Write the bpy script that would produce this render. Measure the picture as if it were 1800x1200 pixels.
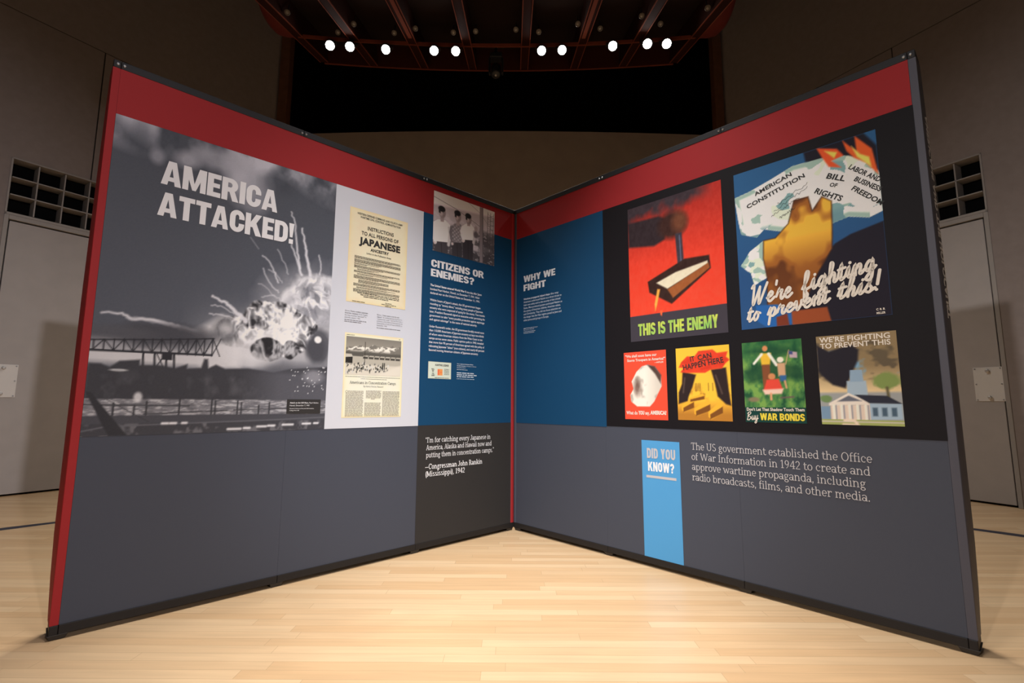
import bpy, math, random
import numpy as np
from mathutils import Vector, Matrix

# ------------------------------------------------------------------ camera, light, exposure
SC = bpy.context.scene
COL = SC.collection
for o in list(bpy.data.objects):
    bpy.data.objects.remove(o)

cam_d = bpy.data.cameras.new('camera')
cam = bpy.data.objects.new('camera', cam_d)
COL.objects.link(cam)
F_PX, PITCH, ROLL, YAW, CAM_H = 860.99, 0.125102, 0.00419, -0.003476, 0.92106
fwd = Vector((math.sin(YAW)*math.cos(PITCH), math.cos(YAW)*math.cos(PITCH), math.sin(PITCH)))
rgt = Vector((math.cos(YAW), -math.sin(YAW), 0))
up = rgt.cross(fwd)
r2 = rgt*math.cos(ROLL) + up*math.sin(ROLL)
u2 = -rgt*math.sin(ROLL) + up*math.cos(ROLL)
m = Matrix((r2, u2, -fwd)).transposed().to_4x4()
m.translation = Vector((0, 0, CAM_H))
cam.matrix_world = m
cam_d.sensor_width = 36.0
cam_d.lens = F_PX/1800*36
cam_d.clip_start = 0.02
SC.camera = cam

SC.view_settings.view_transform = 'Standard'
SC.view_settings.look = 'None'
SC.view_settings.gamma = 1.0
SC.view_settings.exposure = 0.0
SC.view_settings.use_curve_mapping = False

world = bpy.data.worlds.new('World')
SC.world = world
world.use_nodes = True
world.node_tree.nodes['Background'].inputs[0].default_value = (1.0, 0.86, 0.74, 1)
world.node_tree.nodes['Background'].inputs[1].default_value = 0.035

def spot(name, loc, target, power, angle, blend, color, radius=0.08):
    d = bpy.data.lights.new(name, 'SPOT')
    d.energy = power; d.spot_size = math.radians(angle); d.spot_blend = blend
    d.color = color; d.shadow_soft_size = radius
    o = bpy.data.objects.new(name, d); COL.objects.link(o)
    o.location = loc
    o.rotation_euler = (Vector(target)-Vector(loc)).to_track_quat('-Z', 'Y').to_euler()
    return o
# house downlights over the exhibit
for (x, y, tx, ty, p, an) in ((-0.45, 2.2, -0.35, 2.3, 290, 60), (0.5, 2.2, 0.4, 2.4, 290, 60), (-0.5, 1.3, -0.5, 1.3, 150, 70), (0.55, 1.3, 0.55, 1.3, 155, 70)):
    spot('downlight', (x, y, 4.12), (tx, ty, 0), p, an, 0.9, (1.0, 0.97, 0.94), 0.15)
# added fill spot without a fixture, brightens the lower part of the corner
spot('corner_fill', (0.0, -2.6, 4.3), (0.0, 3.4, 0.45), 1200, 30, 1.0, (0.96, 0.97, 1.0), 0.2)
# two far front-of-house lights that throw the panels' shadows on the side doors
spot('front_light', (6.7, -6.2, 4.4), (-6.0, 3.8, 0.7), 2000, 31, 1.0, (1.0, 0.95, 0.98), 0.12)
spot('front_light', (-7.2, -5.9, 4.24), (5.8, 3.7, 0.7), 1850, 31, 1.0, (1.0, 0.95, 0.92), 0.12)

# ------------------------------------------------------------------ helpers
def lin(c):
    c = np.asarray(c, float)/255.0
    return np.where(c <= 0.04045, c/12.92, ((c+0.055)/1.055)**2.4)

def mat(name, col, rough=0.6, metal=0.0, spec=0.5, noise=0.0, nscale=40.0, bump=0.0, emit=None, estr=0.0, coat=0.0):
    m_ = bpy.data.materials.new(name); m_.use_nodes = True
    nt = m_.node_tree; b = nt.nodes['Principled BSDF']
    c = tuple(float(x) for x in col)+(1.0,)
    b.inputs['Base Color'].default_value = c
    b.inputs['Roughness'].default_value = rough
    b.inputs['Metallic'].default_value = metal
    b.inputs['Specular IOR Level'].default_value = spec
    b.inputs['Coat Weight'].default_value = coat
    if emit is not None:
        b.inputs['Emission Color'].default_value = tuple(emit)+(1.0,)
        b.inputs['Emission Strength'].default_value = estr
    if noise or bump:
        tc = nt.nodes.new('ShaderNodeTexCoord')
        nz = nt.nodes.new('ShaderNodeTexNoise')
        nz.inputs['Scale'].default_value = nscale; nz.inputs['Detail'].default_value = 6
        nt.links.new(tc.outputs['Object'], nz.inputs['Vector'])
        if noise:
            mr = nt.nodes.new('ShaderNodeMapRange')
            mr.inputs[1].default_value = 0.3; mr.inputs[2].default_value = 0.7
            mr.inputs[3].default_value = 1-noise; mr.inputs[4].default_value = 1+noise
            nt.links.new(nz.outputs[0], mr.inputs[0])
            mx = nt.nodes.new('ShaderNodeVectorMath'); mx.operation = 'SCALE'
            mx.inputs[0].default_value = c[:3]
            nt.links.new(mr.outputs[0], mx.inputs['Scale'])
            nt.links.new(mx.outputs[0], b.inputs['Base Color'])
        if bump:
            bp = nt.nodes.new('ShaderNodeBump'); bp.inputs['Strength'].default_value = bump
            bp.inputs['Distance'].default_value = 0.01
            nt.links.new(nz.outputs[0], bp.inputs['Height'])
            nt.links.new(bp.outputs[0], b.inputs['Normal'])
    return m_

class MB:
    """collects faces for one mesh"""
    def __init__(s): s.v = []; s.f = []; s.mi = []
    def add(s, vs, fs, mi=0):
        b = len(s.v); s.v += [tuple(v) for v in vs]
        for f in fs: s.f.append(tuple(b+i for i in f)); s.mi.append(mi)
    def box(s, x0, x1, y0, y1, z0, z1, mi=0, M=None):
        vs = [(x, y, z) for z in (z0, z1) for y in (y0, y1) for x in (x0, x1)]
        if M is not None: vs = [tuple(M @ Vector(v)) for v in vs]
        s.add(vs, [(0, 2, 3, 1), (4, 5, 7, 6), (0, 1, 5, 4), (2, 6, 7, 3), (0, 4, 6, 2), (1, 3, 7, 5)], mi)
    def cyl(s, p0, p1, r0, r1=None, n=20, mi=0, caps=True):
        r1 = r0 if r1 is None else r1
        p0, p1 = Vector(p0), Vector(p1); d = (p1-p0).normalized()
        a = d.orthogonal().normalized(); b = d.cross(a)
        vs = []
        for p, r in ((p0, r0), (p1, r1)):
            vs += [p+(a*math.cos(2*math.pi*i/n)+b*math.sin(2*math.pi*i/n))*r for i in range(n)]
        fs = [(i, (i+1) % n, n+(i+1) % n, n+i) for i in range(n)]
        if caps: fs += [tuple(range(n-1, -1, -1)), tuple(range(n, 2*n))]
        s.add(vs, fs, mi)
    def lathe(s, p0, axis, prof, n=24, mi=0):
        p0 = Vector(p0); d = Vector(axis).normalized(); a = d.orthogonal().normalized(); b = d.cross(a)
        vs = []
        for h, r in prof:
            vs += [p0+d*h+(a*math.cos(2*math.pi*i/n)+b*math.sin(2*math.pi*i/n))*r for i in range(n)]
        fs = []
        for k in range(len(prof)-1):
            fs += [(k*n+i, k*n+(i+1) % n, (k+1)*n+(i+1) % n, (k+1)*n+i) for i in range(n)]
        fs += [tuple(range(n-1, -1, -1)), tuple(range((len(prof)-1)*n, len(prof)*n))]
        s.add(vs, fs, mi)
    def quadxz(s, x0, x1, z0, z1, y=0.0):
        s.add([(x0, y, z0), (x1, y, z0), (x1, y, z1), (x0, y, z1)], [(0, 1, 2, 3)])

def obj(name, mb, mats, parent=None, bevel=0.0, smooth=False):
    me = bpy.data.meshes.new(name)
    me.from_pydata(mb.v, [], mb.f); me.update()
    for mm in (mats if isinstance(mats, (list, tuple)) else [mats]): me.materials.append(mm)
    if any(mb.mi): me.polygons.foreach_set('material_index', mb.mi)
    if smooth: me.polygons.foreach_set('use_smooth', [True]*len(me.polygons))
    o = bpy.data.objects.new(name, me); COL.objects.link(o)
    if parent is not None: o.parent = parent
    if bevel:
        b = o.modifiers.new('bevel', 'BEVEL'); b.width = bevel; b.segments = 2; b.limit_method = 'ANGLE'
    return o

def thing(name, label, cat, loc=(0, 0, 0), rot=(0, 0, 0), group=None, kind=None):
    o = bpy.data.objects.new(name, None); COL.objects.link(o)
    o.location = loc; o.rotation_euler = rot
    o.empty_display_size = 0.1
    if label: o['label'] = label
    if cat: o['category'] = cat
    if group: o['group'] = group
    if kind: o['kind'] = kind
    return o

def structure(o, label=None):
    o['kind'] = 'structure'
    if label: o['label'] = label
    return o

# ------------------------------------------------------------------ lettering
_sans = {}
def _sans_mesh(s, off):
    k = (s, off)
    if k not in _sans:
        c = bpy.data.curves.new('letters', 'FONT'); c.body = s; c.size = 1.0; c.offset = off
        c.resolution_u = 3; c.fill_mode = 'FRONT'
        if off: c.space_character = 1.0+off*1.1
        t = bpy.data.objects.new('letters', c); COL.objects.link(t)
        dg = bpy.context.evaluated_depsgraph_get(); dg.update()
        me = bpy.data.meshes.new_from_object(t.evaluated_get(dg))
        v = np.zeros(len(me.vertices)*3); me.vertices.foreach_get('co', v)
        v = v.reshape(-1, 3)[:, :2].copy()
        f = [tuple(p.vertices) for p in me.polygons]
        bpy.data.objects.remove(t); bpy.data.curves.remove(c); bpy.data.meshes.remove(me)
        _sans[k] = (v, f)
    return _sans[k]
_cap = {}
def sans(s, off=0.0):
    if off not in _cap:
        v, f = _sans_mesh('H', off); _cap[off] = (v[:, 1].min(), v[:, 1].max())
    lo, hi = _cap[off]
    v, f = _sans_mesh(s, off)
    v = (v-np.array([v[:, 0].min() if len(v) else 0, lo]))/(hi-lo)
    return v, f

STK = [0]
def _dep():
    STK[0] = (STK[0]+1) % 14
    return STK[0]*3e-5

def ribbon(V, Fc, pts, w0, w1=None, caps=False):
    """thick polyline in the plane"""
    w1 = w0 if w1 is None else w1
    P = [np.array(p, float) for p in pts]; n = len(P)
    L, R = [], []
    for i in range(n):
        a = P[i]-P[i-1] if i else P[1]-P[0]
        b = P[i+1]-P[i] if i < n-1 else P[-1]-P[-2]
        a = a/(np.linalg.norm(a)+1e-9); b = b/(np.linalg.norm(b)+1e-9)
        t = a+b; t = t/(np.linalg.norm(t)+1e-9)
        nn = np.array([-t[1], t[0]]); k = max(0.45, nn @ np.array([-a[1], a[0]]))
        w = w0+(w1-w0)*i/max(1, n-1)
        L.append(P[i]+nn*w/2/k); R.append(P[i]-nn*w/2/k)
    b = len(V); d_ = _dep()
    for l, r in zip(L, R): V.append(np.array([l[0], l[1], d_])); V.append(np.array([r[0], r[1], d_]))
    for i in range(n-1): Fc.append((b+2*i, b+2*i+1, b+2*i+3, b+2*i+2))
    if caps:
        for p, w in ((P[0], w0), (P[-1], w1)): disc(V, Fc, p, w/2)

def disc(V, Fc, c, r, n=10):
    b = len(V); d_ = _dep()
    for i in range(n): V.append(np.array([c[0]+r*math.cos(2*math.pi*i/n), c[1]+r*math.sin(2*math.pi*i/n), d_]))
    Fc.append(tuple(range(b, b+n)))

SLAB = {  # slab-serif glyphs: advance | strokes
'a': '.50|A .20 .145 .185 .150 0 360;I .385 0 .36;A .22 .35 .205 .155 -5 160;sb .385 0 0 .10',
'b': '.57|I .13 0 .74;st .13 .74 .10 0;A .31 .25 .235 .255 0 360',
'c': '.48|A .26 .25 .225 .255 55 310;D .40 .375 .052',
'd': '.58|I .45 0 .74;st .45 .74 .11 0;A .27 .25 .235 .255 0 360;sb .45 0 0 .10',
'e': '.50|A .26 .25 .225 .255 0 318;l .06 .255 .46 .255',
'f': '.34|I .14 0 .58;A .27 .57 .17 .17 60 180;l .03 .47 .33 .47;sb .14 0 .10 .12',
'g': '.52|A .24 .345 .18 .165 0 360;A .25 -.085 .215 .135 0 360;l .15 .21 .09 .13 .17 .055 .36 .045;l .36 .44 .49 .485',
'h': '.61|I .13 0 .74;st .13 .74 .10 0;A .30 .30 .205 .20 0 180;I .465 0 .31;sb .13 0 .10 .10;sb .465 0 .10 .10',
'i': '.29|I .14 0 .50;st .14 .50 .10 0;sb .14 0 .11 .11;D .13 .66 .06',
'k': '.57|I .13 0 .74;st .13 .74 .10 0;l .17 .19 .43 .47;L .26 .29 .46 .03;sb .13 0 .10 .10;sb .47 0 .10 .09;st .43 .50 .11 .10',
'l': '.29|I .14 0 .74;st .14 .74 .10 0;sb .14 0 .11 .11',
'm': '.90|I .13 0 .50;st .13 .50 .10 0;A .28 .30 .19 .20 0 180;I .435 0 .31;A .59 .30 .19 .20 0 180;I .745 0 .31;sb .13 0 .10 .10;sb .435 0 .09 .09;sb .745 0 .10 .10',
'n': '.61|I .13 0 .50;st .13 .50 .10 0;A .30 .30 .205 .20 0 180;I .465 0 .31;sb .13 0 .10 .10;sb .465 0 .10 .10',
'o': '.53|A .265 .25 .235 .255 0 360',
'p': '.58|I .13 -.21 .50;st .13 .50 .10 0;A .31 .25 .235 .255 0 360;sb .13 -.21 .10 .11',
'r': '.44|I .14 0 .50;st .14 .50 .10 0;A .32 .32 .18 .18 55 180;D .39 .425 .052;sb .14 0 .10 .13',
's': '.43|A .215 .375 .165 .135 35 270;A .215 .128 .180 .135 -160 90',
't': '.37|I .15 .12 .64;l .03 .47 .34 .47;A .27 .135 .165 .14 180 325',
'u': '.60|I .13 .18 .50;I .455 0 .50;A .29 .20 .205 .205 180 360;st .13 .50 .10 0;st .455 .50 .10 0;sb .455 0 0 .10',
'v': '.52|L .08 .48 .26 .01;l .27 .01 .45 .48;st .08 .50 .09 .10;st .45 .50 .10 .08',
'w': '.78|L .08 .48 .24 .01;l .24 .01 .39 .46;L .39 .46 .55 .01;l .55 .01 .71 .48;st .08 .50 .09 .10;st .71 .50 .10 .08',
'y': '.52|L .08 .48 .27 .02;l .46 .48 .24 -.12 .13 -.19;D .10 -.16 .05;st .08 .50 .09 .10;st .46 .50 .10 .08',
'x': '.52|L .08 .48 .44 .02;l .44 .48 .08 .02',
'A': '.70|l .10 .03 .34 .70;L .35 .70 .59 .03;l .18 .24 .50 .24;sb .10 0 .10 .11;sb .59 0 .12 .10',
'B': '.62|I .16 0 .72;A .33 .535 .20 .19 -90 90;A .34 .195 .235 .20 -90 90;l .03 .69 .33 .69;l .03 .03 .34 .03;l .16 .37 .34 .37',
'C': '.66|A .35 .36 .30 .37 40 318;L .585 .70 .585 .50',
'H': '.74|I .16 0 .72;I .57 0 .72;l .16 .36 .57 .36;sb .16 0 .12 .12;sb .57 0 .12 .12;st .16 .72 .12 .12;st .57 .72 .12 .12',
'I': '.35|I .175 0 .72;sb .175 0 .13 .13;st .175 .72 .13 .13',
'J': '.48|I .31 .16 .72;A .175 .165 .175 .17 185 360;st .31 .72 .14 .13',
'M': '.87|I .15 0 .72;I .71 0 .72;L .15 .70 .43 .10;l .43 .10 .71 .70;sb .15 0 .11 .11;sb .71 0 .11 .11;st .12 .72 .09 .06;st .74 .72 .06 .09',
'O': '.74|A .37 .36 .32 .37 0 360',
'P': '.59|I .16 0 .72;A .33 .515 .215 .205 -90 90;l .03 .69 .33 .69;l .16 .33 .33 .33;sb .16 0 .12 .14',
'R': '.66|I .16 0 .72;A .33 .525 .21 .195 -90 90;l .03 .69 .33 .69;l .16 .35 .33 .35;L .34 .34 .55 .03;sb .16 0 .12 .12;sb .56 0 .08 .09',
'S': '.55|A .27 .535 .205 .195 30 270;A .27 .185 .22 .195 -160 90',
'T': '.64|I .32 0 .72;l .04 .69 .60 .69;l .06 .70 .06 .54;l .58 .70 .58 .54;sb .32 0 .13 .13',
'U': '.72|I .15 .22 .72;I .57 .22 .72;A .36 .235 .255 .245 180 360;st .15 .72 .12 .12;st .57 .72 .12 .12',
'W': '1.02|L .10 .70 .30 .01;l .30 .01 .50 .68;L .50 .68 .71 .01;l .71 .01 .92 .70;st .10 .72 .10 .12;st .92 .72 .12 .09',
'1': '.42|I .22 0 .72;l .20 .70 .06 .60;sb .22 0 .14 .14',
'9': '.53|A .26 .50 .205 .22 0 360;l .44 .46 .38 .20 .20 .01',
'4': '.55|I .38 0 .72;l .37 .70 .05 .22 .53 .22;sb .38 0 .12 .12',
'2': '.50|A .24 .52 .20 .20 -25 170;l .42 .45 .07 .05;l .05 .03 .46 .03',
',': '.22|D .10 .045 .055;l .12 .03 .06 -.12', '.': '.22|D .10 .05 .055',
"'": '.18|L .09 .72 .08 .54', '(': '.28|A .34 .27 .24 .50 115 245', ')': '.28|A -.06 .27 .24 .50 -65 65',
'\u201c': '.34|D .09 .58 .055;l .07 .60 .12 .72;D .24 .58 .055;l .22 .60 .27 .72',
'\u201d': '.34|D .09 .68 .055;l .11 .66 .06 .54;D .24 .68 .055;l .26 .66 .21 .54',
'\u2014': '.72|l .02 .27 .68 .27', ' ': '.26|'}
def slab(s, ws=0.085, wt=0.055):
    V, Fc = [], []; x = 0.0
    for ch in s:
        adv, spec = SLAB[ch].split('|')
        for tok in spec.split(';'):
            if not tok: continue
            k, *a = tok.split(); a = [float(q) for q in a]
            if k == 'I': ribbon(V, Fc, [(x+a[0], a[1]), (x+a[0], a[2])], ws)
            elif k in 'Ll' and len(k) == 1: ribbon(V, Fc, [(x+a[i], a[i+1]) for i in range(0, len(a), 2)], ws if k == 'L' else wt)
            elif k == 'D': disc(V, Fc, (x+a[0], a[1]), a[2])
            elif k in ('sb', 'st'):
                y = a[1]+(wt/2 if k == 'sb' else -wt/2)
                ribbon(V, Fc, [(x+a[0]-a[2]-(ws/2 if a[2] == 0 else 0), y), (x+a[0]+a[3]+(ws/2 if a[3] == 0 else 0), y)], wt)
            elif k == 'A':
                cx, cy, rx, ry, a0, a1 = a
                n = max(6, int(abs(a1-a0)/18)); b = len(V); d_ = _dep()
                for i in range(n+1):
                    t = math.radians(a0+(a1-a0)*i/n); c_, s_ = math.cos(t), math.sin(t)
                    V.append(np.array([x+cx+rx*c_, cy+ry*s_, d_])); V.append(np.array([x+cx+max(rx-ws, .01)*c_, cy+max(ry-wt, .01)*s_, d_]))
                for i in range(n): Fc.append((b+2*i, b+2*i+1, b+2*i+3, b+2*i+2))
        x += float(adv)
    v = np.array(V); v[:, 0] -= v[:, 0].min(); v[:, :2] /= 0.72
    return v, Fc

GOTH = {  # heavy upright capitals: advance | polygons (P) and bowls (A)
'A': '.54|P 0 0 .17 0 .27 .52 .27 .72 .165 .72;P .54 0 .37 0 .27 .52 .27 .72 .375 .72;P .12 .12 .42 .12 .40 .25 .14 .25',
'B': '.50|P 0 0 .18 0 .18 .72 0 .72;A .26 .525 .21 .195 -90 90;A .26 .205 .235 .205 -90 90;P .17 .58 .27 .58 .27 .72 .17 .72;P .17 .30 .27 .30 .27 .43 .17 .43;P .17 0 .27 0 .27 .15 .17 .15',
'C': '.48|A .24 .48 .24 .24 0 180;A .24 .24 .24 .24 180 360;P 0 .23 .18 .23 .18 .49 0 .49;P .30 .43 .48 .43 .48 .485 .30 .485;P .30 .235 .48 .235 .48 .29 .30 .29',
'D': '.49|P 0 0 .18 0 .18 .72 0 .72;A .25 .48 .24 .24 0 90;A .25 .24 .24 .24 270 360;P .31 .235 .49 .235 .49 .485 .31 .485;P .15 .57 .255 .57 .255 .72 .15 .72;P .15 0 .255 0 .255 .15 .15 .15',
'E': '.40|P 0 0 .18 0 .18 .72 0 .72;P .15 .57 .40 .57 .40 .72 .15 .72;P .15 .295 .37 .295 .37 .43 .15 .43;P .15 0 .40 0 .40 .15 .15 .15',
'F': '.39|P 0 0 .18 0 .18 .72 0 .72;P .15 .57 .39 .57 .39 .72 .15 .72;P .15 .28 .36 .28 .36 .42 .15 .42',
'G': '.49|A .24 .48 .24 .24 0 180;A .24 .24 .24 .24 180 330;P 0 .23 .18 .23 .18 .49 0 .49;P .30 .45 .48 .45 .48 .485 .30 .485;P .26 .26 .49 .26 .49 .385 .26 .385;P .34 0 .49 0 .49 .385 .34 .385',
'H': '.52|P 0 0 .18 0 .18 .72 0 .72;P .34 0 .52 0 .52 .72 .34 .72;P .15 .29 .37 .29 .37 .44 .15 .44',
'I': '.18|P 0 0 .18 0 .18 .72 0 .72',
'K': '.56|P 0 0 .18 0 .18 .72 0 .72;P .17 .27 .17 .42 .35 .72 .55 .72 .28 .27;P .21 .36 .36 .46 .57 0 .37 0',
'M': '.66|P 0 0 .165 0 .165 .72 0 .72;P .495 0 .66 0 .66 .72 .495 .72;P .02 .72 .21 .72 .38 .02 .28 .02;P .64 .72 .45 .72 .28 .02 .38 .02',
'N': '.52|P 0 0 .165 0 .165 .72 0 .72;P .355 0 .52 0 .52 .72 .355 .72;P .01 .72 .19 .72 .51 0 .33 0',
'O': '.50|A .25 .48 .25 .24 0 180;A .25 .24 .25 .24 180 360;P 0 .23 .18 .23 .18 .49 0 .49;P .32 .23 .50 .23 .50 .49 .32 .49',
'R': '.52|P 0 0 .18 0 .18 .72 0 .72;A .26 .50 .23 .22 -90 90;P .17 .58 .27 .58 .27 .72 .17 .72;P .17 .28 .27 .28 .27 .43 .17 .43;P .22 .32 .38 .36 .53 0 .34 0',
'S': '.47|A .235 .505 .235 .215 5 270;A .235 .215 .235 .215 -175 90',
'T': '.46|P 0 .57 .46 .57 .46 .72 0 .72;P .14 0 .32 0 .32 .6 .14 .6',
'U': '.50|A .25 .24 .25 .24 180 360;P 0 .23 .18 .23 .18 .72 0 .72;P .32 .23 .50 .23 .50 .72 .32 .72',
'W': '.78|P 0 .72 .175 .72 .30 0 .13 0;P .31 .72 .47 .72 .30 0 .15 0;P .31 .72 .47 .72 .63 0 .48 0;P .605 .72 .78 .72 .65 0 .48 0',
'Y': '.50|P 0 .72 .185 .72 .33 .36 .33 .22 .18 .22;P .50 .72 .315 .72 .17 .36 .17 .22 .32 .22;P .16 0 .34 0 .34 .34 .16 .34',
'Z': '.46|P 0 .57 .46 .57 .46 .72 0 .72;P 0 0 .46 0 .46 .15 0 .15;P 0 .12 .20 .12 .46 .60 .26 .60',
'?': '.46|A .23 .505 .23 .215 -80 178;P .13 .20 .30 .20 .30 .37 .13 .37;P .13 0 .30 0 .30 .15 .13 .15',
'!': '.20|P 0 .72 .20 .72 .15 .23 .05 .23;P .02 0 .18 0 .18 .16 .02 .16', ' ': '.20|'}
def goth(s, gap=.032):
    V, Fc = [], []; x = 0.0
    for ch in s:
        adv, spec = GOTH[ch].split('|')
        for tok in spec.split(';'):
            if not tok: continue
            k, *a = tok.split(); a = [float(q) for q in a]; b = len(V)
            if k == 'P':
                P = [(a[i], a[i+1]) for i in range(0, len(a), 2)]; d_ = _dep(); V += [np.array([x+p[0], p[1], d_]) for p in P]; Fc.append(tuple(range(b, b+len(P))))
            else:
                cx, cy, rx, ry, a0, a1 = a; n = max(8, int(abs(a1-a0)/14)); d_ = _dep()
                for i in range(n+1):
                    t = math.radians(a0+(a1-a0)*i/n); c_, s_ = math.cos(t), math.sin(t)
                    V.append(np.array([x+cx+rx*c_, cy+ry*s_, d_])); V.append(np.array([x+cx+max(rx-.18, .012)*c_, cy+max(ry-.15, .012)*s_, d_]))
                for i in range(n): Fc.append((b+2*i, b+2*i+1, b+2*i+3, b+2*i+2))
        x += float(adv)+gap
    v = np.array(V); v[:, 0] -= v[:, 0].min(); v[:, :2] /= 0.72
    return v, Fc

SCRIPT = {
'W': (.95, [[(0, .86), (.13, .96), (.14, .1), (.2, .02), (.30, .3), (.48, .85)], [(.48, .85), (.47, .1), (.54, .02), (.66, .35), (.88, .98)]]),
'e': (.40, [[(0, .18), (.24, .27), (.30, .40), (.19, .47), (.07, .3), (.09, .06), (.22, 0), (.42, .16)]]),
'r': (.44, [[(0, .15), (.12, .48), (.15, .40), (.30, .42), (.25, .2), (.27, .03), (.34, 0), (.46, .15)]]),
'f': (.40, [[(0, .15), (.22, .55), (.28, .88), (.2, .96), (.13, .7), (.10, -.30), (.17, -.40), (.25, -.2), (.15, .03), (.42, .15)]]),
'i': (.29, [[(0, .15), (.13, .47), (.11, .08), (.16, 0), (.31, .15)], [(.17, .67), (.175, .69)]]),
'g': (.45, [[(.33, .40), (.2, .47), (.07, .25), (.13, .02), (.28, .18), (.35, .46), (.31, -.28), (.17, -.42), (.08, -.3), (.28, -.05), (.47, .15)]]),
'h': (.48, [[(0, .15), (.19, .58), (.25, .90), (.16, .96), (.12, .5), (.10, 0)], [(.10, .2), (.25, .46), (.33, .36), (.30, .06), (.36, 0), (.50, .15)]]),
't': (.33, [[(0, .15), (.15, .72), (.12, .08), (.18, 0), (.35, .15)], [(.01, .50), (.30, .53)]]),
'n': (.48, [[(0, .15), (.10, .47), (.12, 0)], [(.12, .25), (.27, .47), (.34, .36), (.30, .06), (.36, 0), (.50, .15)]]),
'o': (.42, [[(.2, .46), (.07, .25), (.14, 0), (.29, .1), (.32, .34), (.2, .46), (.44, .36)]]),
'p': (.48, [[(0, .15), (.13, .47), (.09, -.42)], [(.11, .2), (.27, .47), (.37, .3), (.28, .02), (.13, .08)], [(.28, .02), (.50, .15)]]),
'v': (.46, [[(0, .3), (.1, .46), (.15, .06), (.21, 0), (.34, .25), (.36, .46), (.48, .38)]]),
's': (.40, [[(0, .1), (.2, .52), (.17, .38), (.29, .16), (.2, 0), (.07, .06)], [(.27, .05), (.42, .16)]]),
"'": (.12, [[(.07, .95), (.05, .76)]]), '!': (.22, [[(.12, .98), (.10, .30)], [(.09, .04), (.095, .05)]]), ' ': (.2, []),
'B': (.62, [[(.1, .95), (.12, 0)], [(.0, .8), (.3, 1.0), (.45, .8), (.14, .5), (.5, .35), (.35, 0), (.05, .1)]]), 'u': (.46, [[(0, .15), (.08, .47), (.08, .1), (.16, 0), (.32, .3), (.34, .47), (.33, .08), (.38, 0), (.48, .15)]]),
'y': (.46, [[(0, .15), (.08, .47), (.08, .1), (.16, 0), (.32, .3), (.34, .47), (.3, -.3), (.17, -.42), (.08, -.3), (.28, -.05), (.47, .15)]])}
def spline(P, n=6):
    P = [np.array(p, float) for p in P]
    if len(P) < 3: return P
    Q = [P[0]]+P+[P[-1]]; out = []
    for i in range(1, len(Q)-2):
        for k in range(n):
            t = k/n; a, b, c, d = Q[i-1:i+3]
            out.append(.5*((2*b)+(c-a)*t+(2*a-5*b+4*c-d)*t*t+(-a+3*b-3*c+d)*t**3))
    return out+[P[-1]]
def script(s, w=0.135):
    V, Fc = [], []; x = 0.0
    for ch in s:
        adv, st = SCRIPT[ch]
        for P in st: ribbon(V, Fc, spline([(x+p[0]+.28*p[1], p[1]) for p in P]), w, w, True)
        x += adv
    v = np.array(V); v[:, 0] -= v[:, 0].min()
    return v, Fc

class TX:
    """lettering of one block: lines laid out on a wall's face (x along, z up)"""
    def __init__(s): s.V = []; s.F = []
    def put(s, vf, x0, z, cap, x1=None, rise=0.0, shear=0.0, center=None):
        v, f = vf
        if not len(v): return
        v = v.copy()
        v[:, 0] += shear*v[:, 1]
        w = v[:, 0].max()
        sx = cap if x1 is None else (x1-x0)/w
        X = v[:, 0]*sx; Z = v[:, 1]*cap
        if center is not None: x0 = center-w*sx/2
        if rise:
            a = math.radians(rise); X, Z = X*math.cos(a)-Z*math.sin(a), X*math.sin(a)+Z*math.cos(a)
        b = len(s.V)
        D = v[:, 2] if v.shape[1] > 2 else X*0
        s.V += [(x0+a_, -d_, z+b_) for a_, b_, d_ in zip(X.tolist(), Z.tolist(), D.tolist())]
        s.F += [tuple(b+i for i in q) for q in f]
    def bar(s, x0, x1, z0, z1):
        b = len(s.V); s.V += [(x0, 0, z0), (x1, 0, z0), (x1, 0, z1), (x0, 0, z1)]; s.F.append((b, b+1, b+2, b+3))
    def fine(s, x0, x1, z, h, rng):
        """print too small to read: a row of word-sized dashes"""
        x = x0
        while x < x1-h:
            w = min(rng.uniform(1.2, 5.5)*h, x1-x); s.bar(x, x+w, z, z+h*.62); x += w+h*.55
    def build(s, name, material, parent, y):
        mb = MB(); mb.v = s.V; mb.f = s.F; mb.mi = [0]*len(s.F)
        o = obj(name, mb, material, parent); o.location.y = y
        return o

# ------------------------------------------------------------------ printed pictures (coloured point grids)
def vnoise(U, V, n, seed):
    rng = np.random.RandomState(seed); g = rng.rand(n+3, n+3)
    x = U*n; y = V*n; xi = np.clip(x.astype(int), 0, n+1); yi = np.clip(y.astype(int), 0, n+1)
    fx = x-xi; fy = y-yi; fx = fx*fx*(3-2*fx); fy = fy*fy*(3-2*fy)
    return (g[yi, xi]*(1-fx)+g[yi, xi+1]*fx)*(1-fy)+(g[yi+1, xi]*(1-fx)+g[yi+1, xi+1]*fx)*fy
def fbm(U, V, n, seed, oct=4):
    t = 0; a = 1; s = 0
    for k in range(oct): t = t+a*vnoise(U % 1, V % 1, n*2**k, seed+k); s += a; a *= .55
    return t/s
def facets(U, V, n, seed, asp=1.0):
    rg = np.random.RandomState(seed); P = rg.rand(n, 2); D = np.full(U.shape, 9.); I = np.zeros(U.shape)
    q = rg.rand(n)
    for k in range(n):
        a = rg.rand()*3.14; du, dv = U-P[k, 0], (V-P[k, 1])*asp; e = np.hypot(du*math.cos(a)+dv*math.sin(a), 2.2*(dv*math.cos(a)-du*math.sin(a)))
        m_ = e < D; D = np.where(m_, e, D); I = np.where(m_, q[k], I)
    return I
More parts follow.
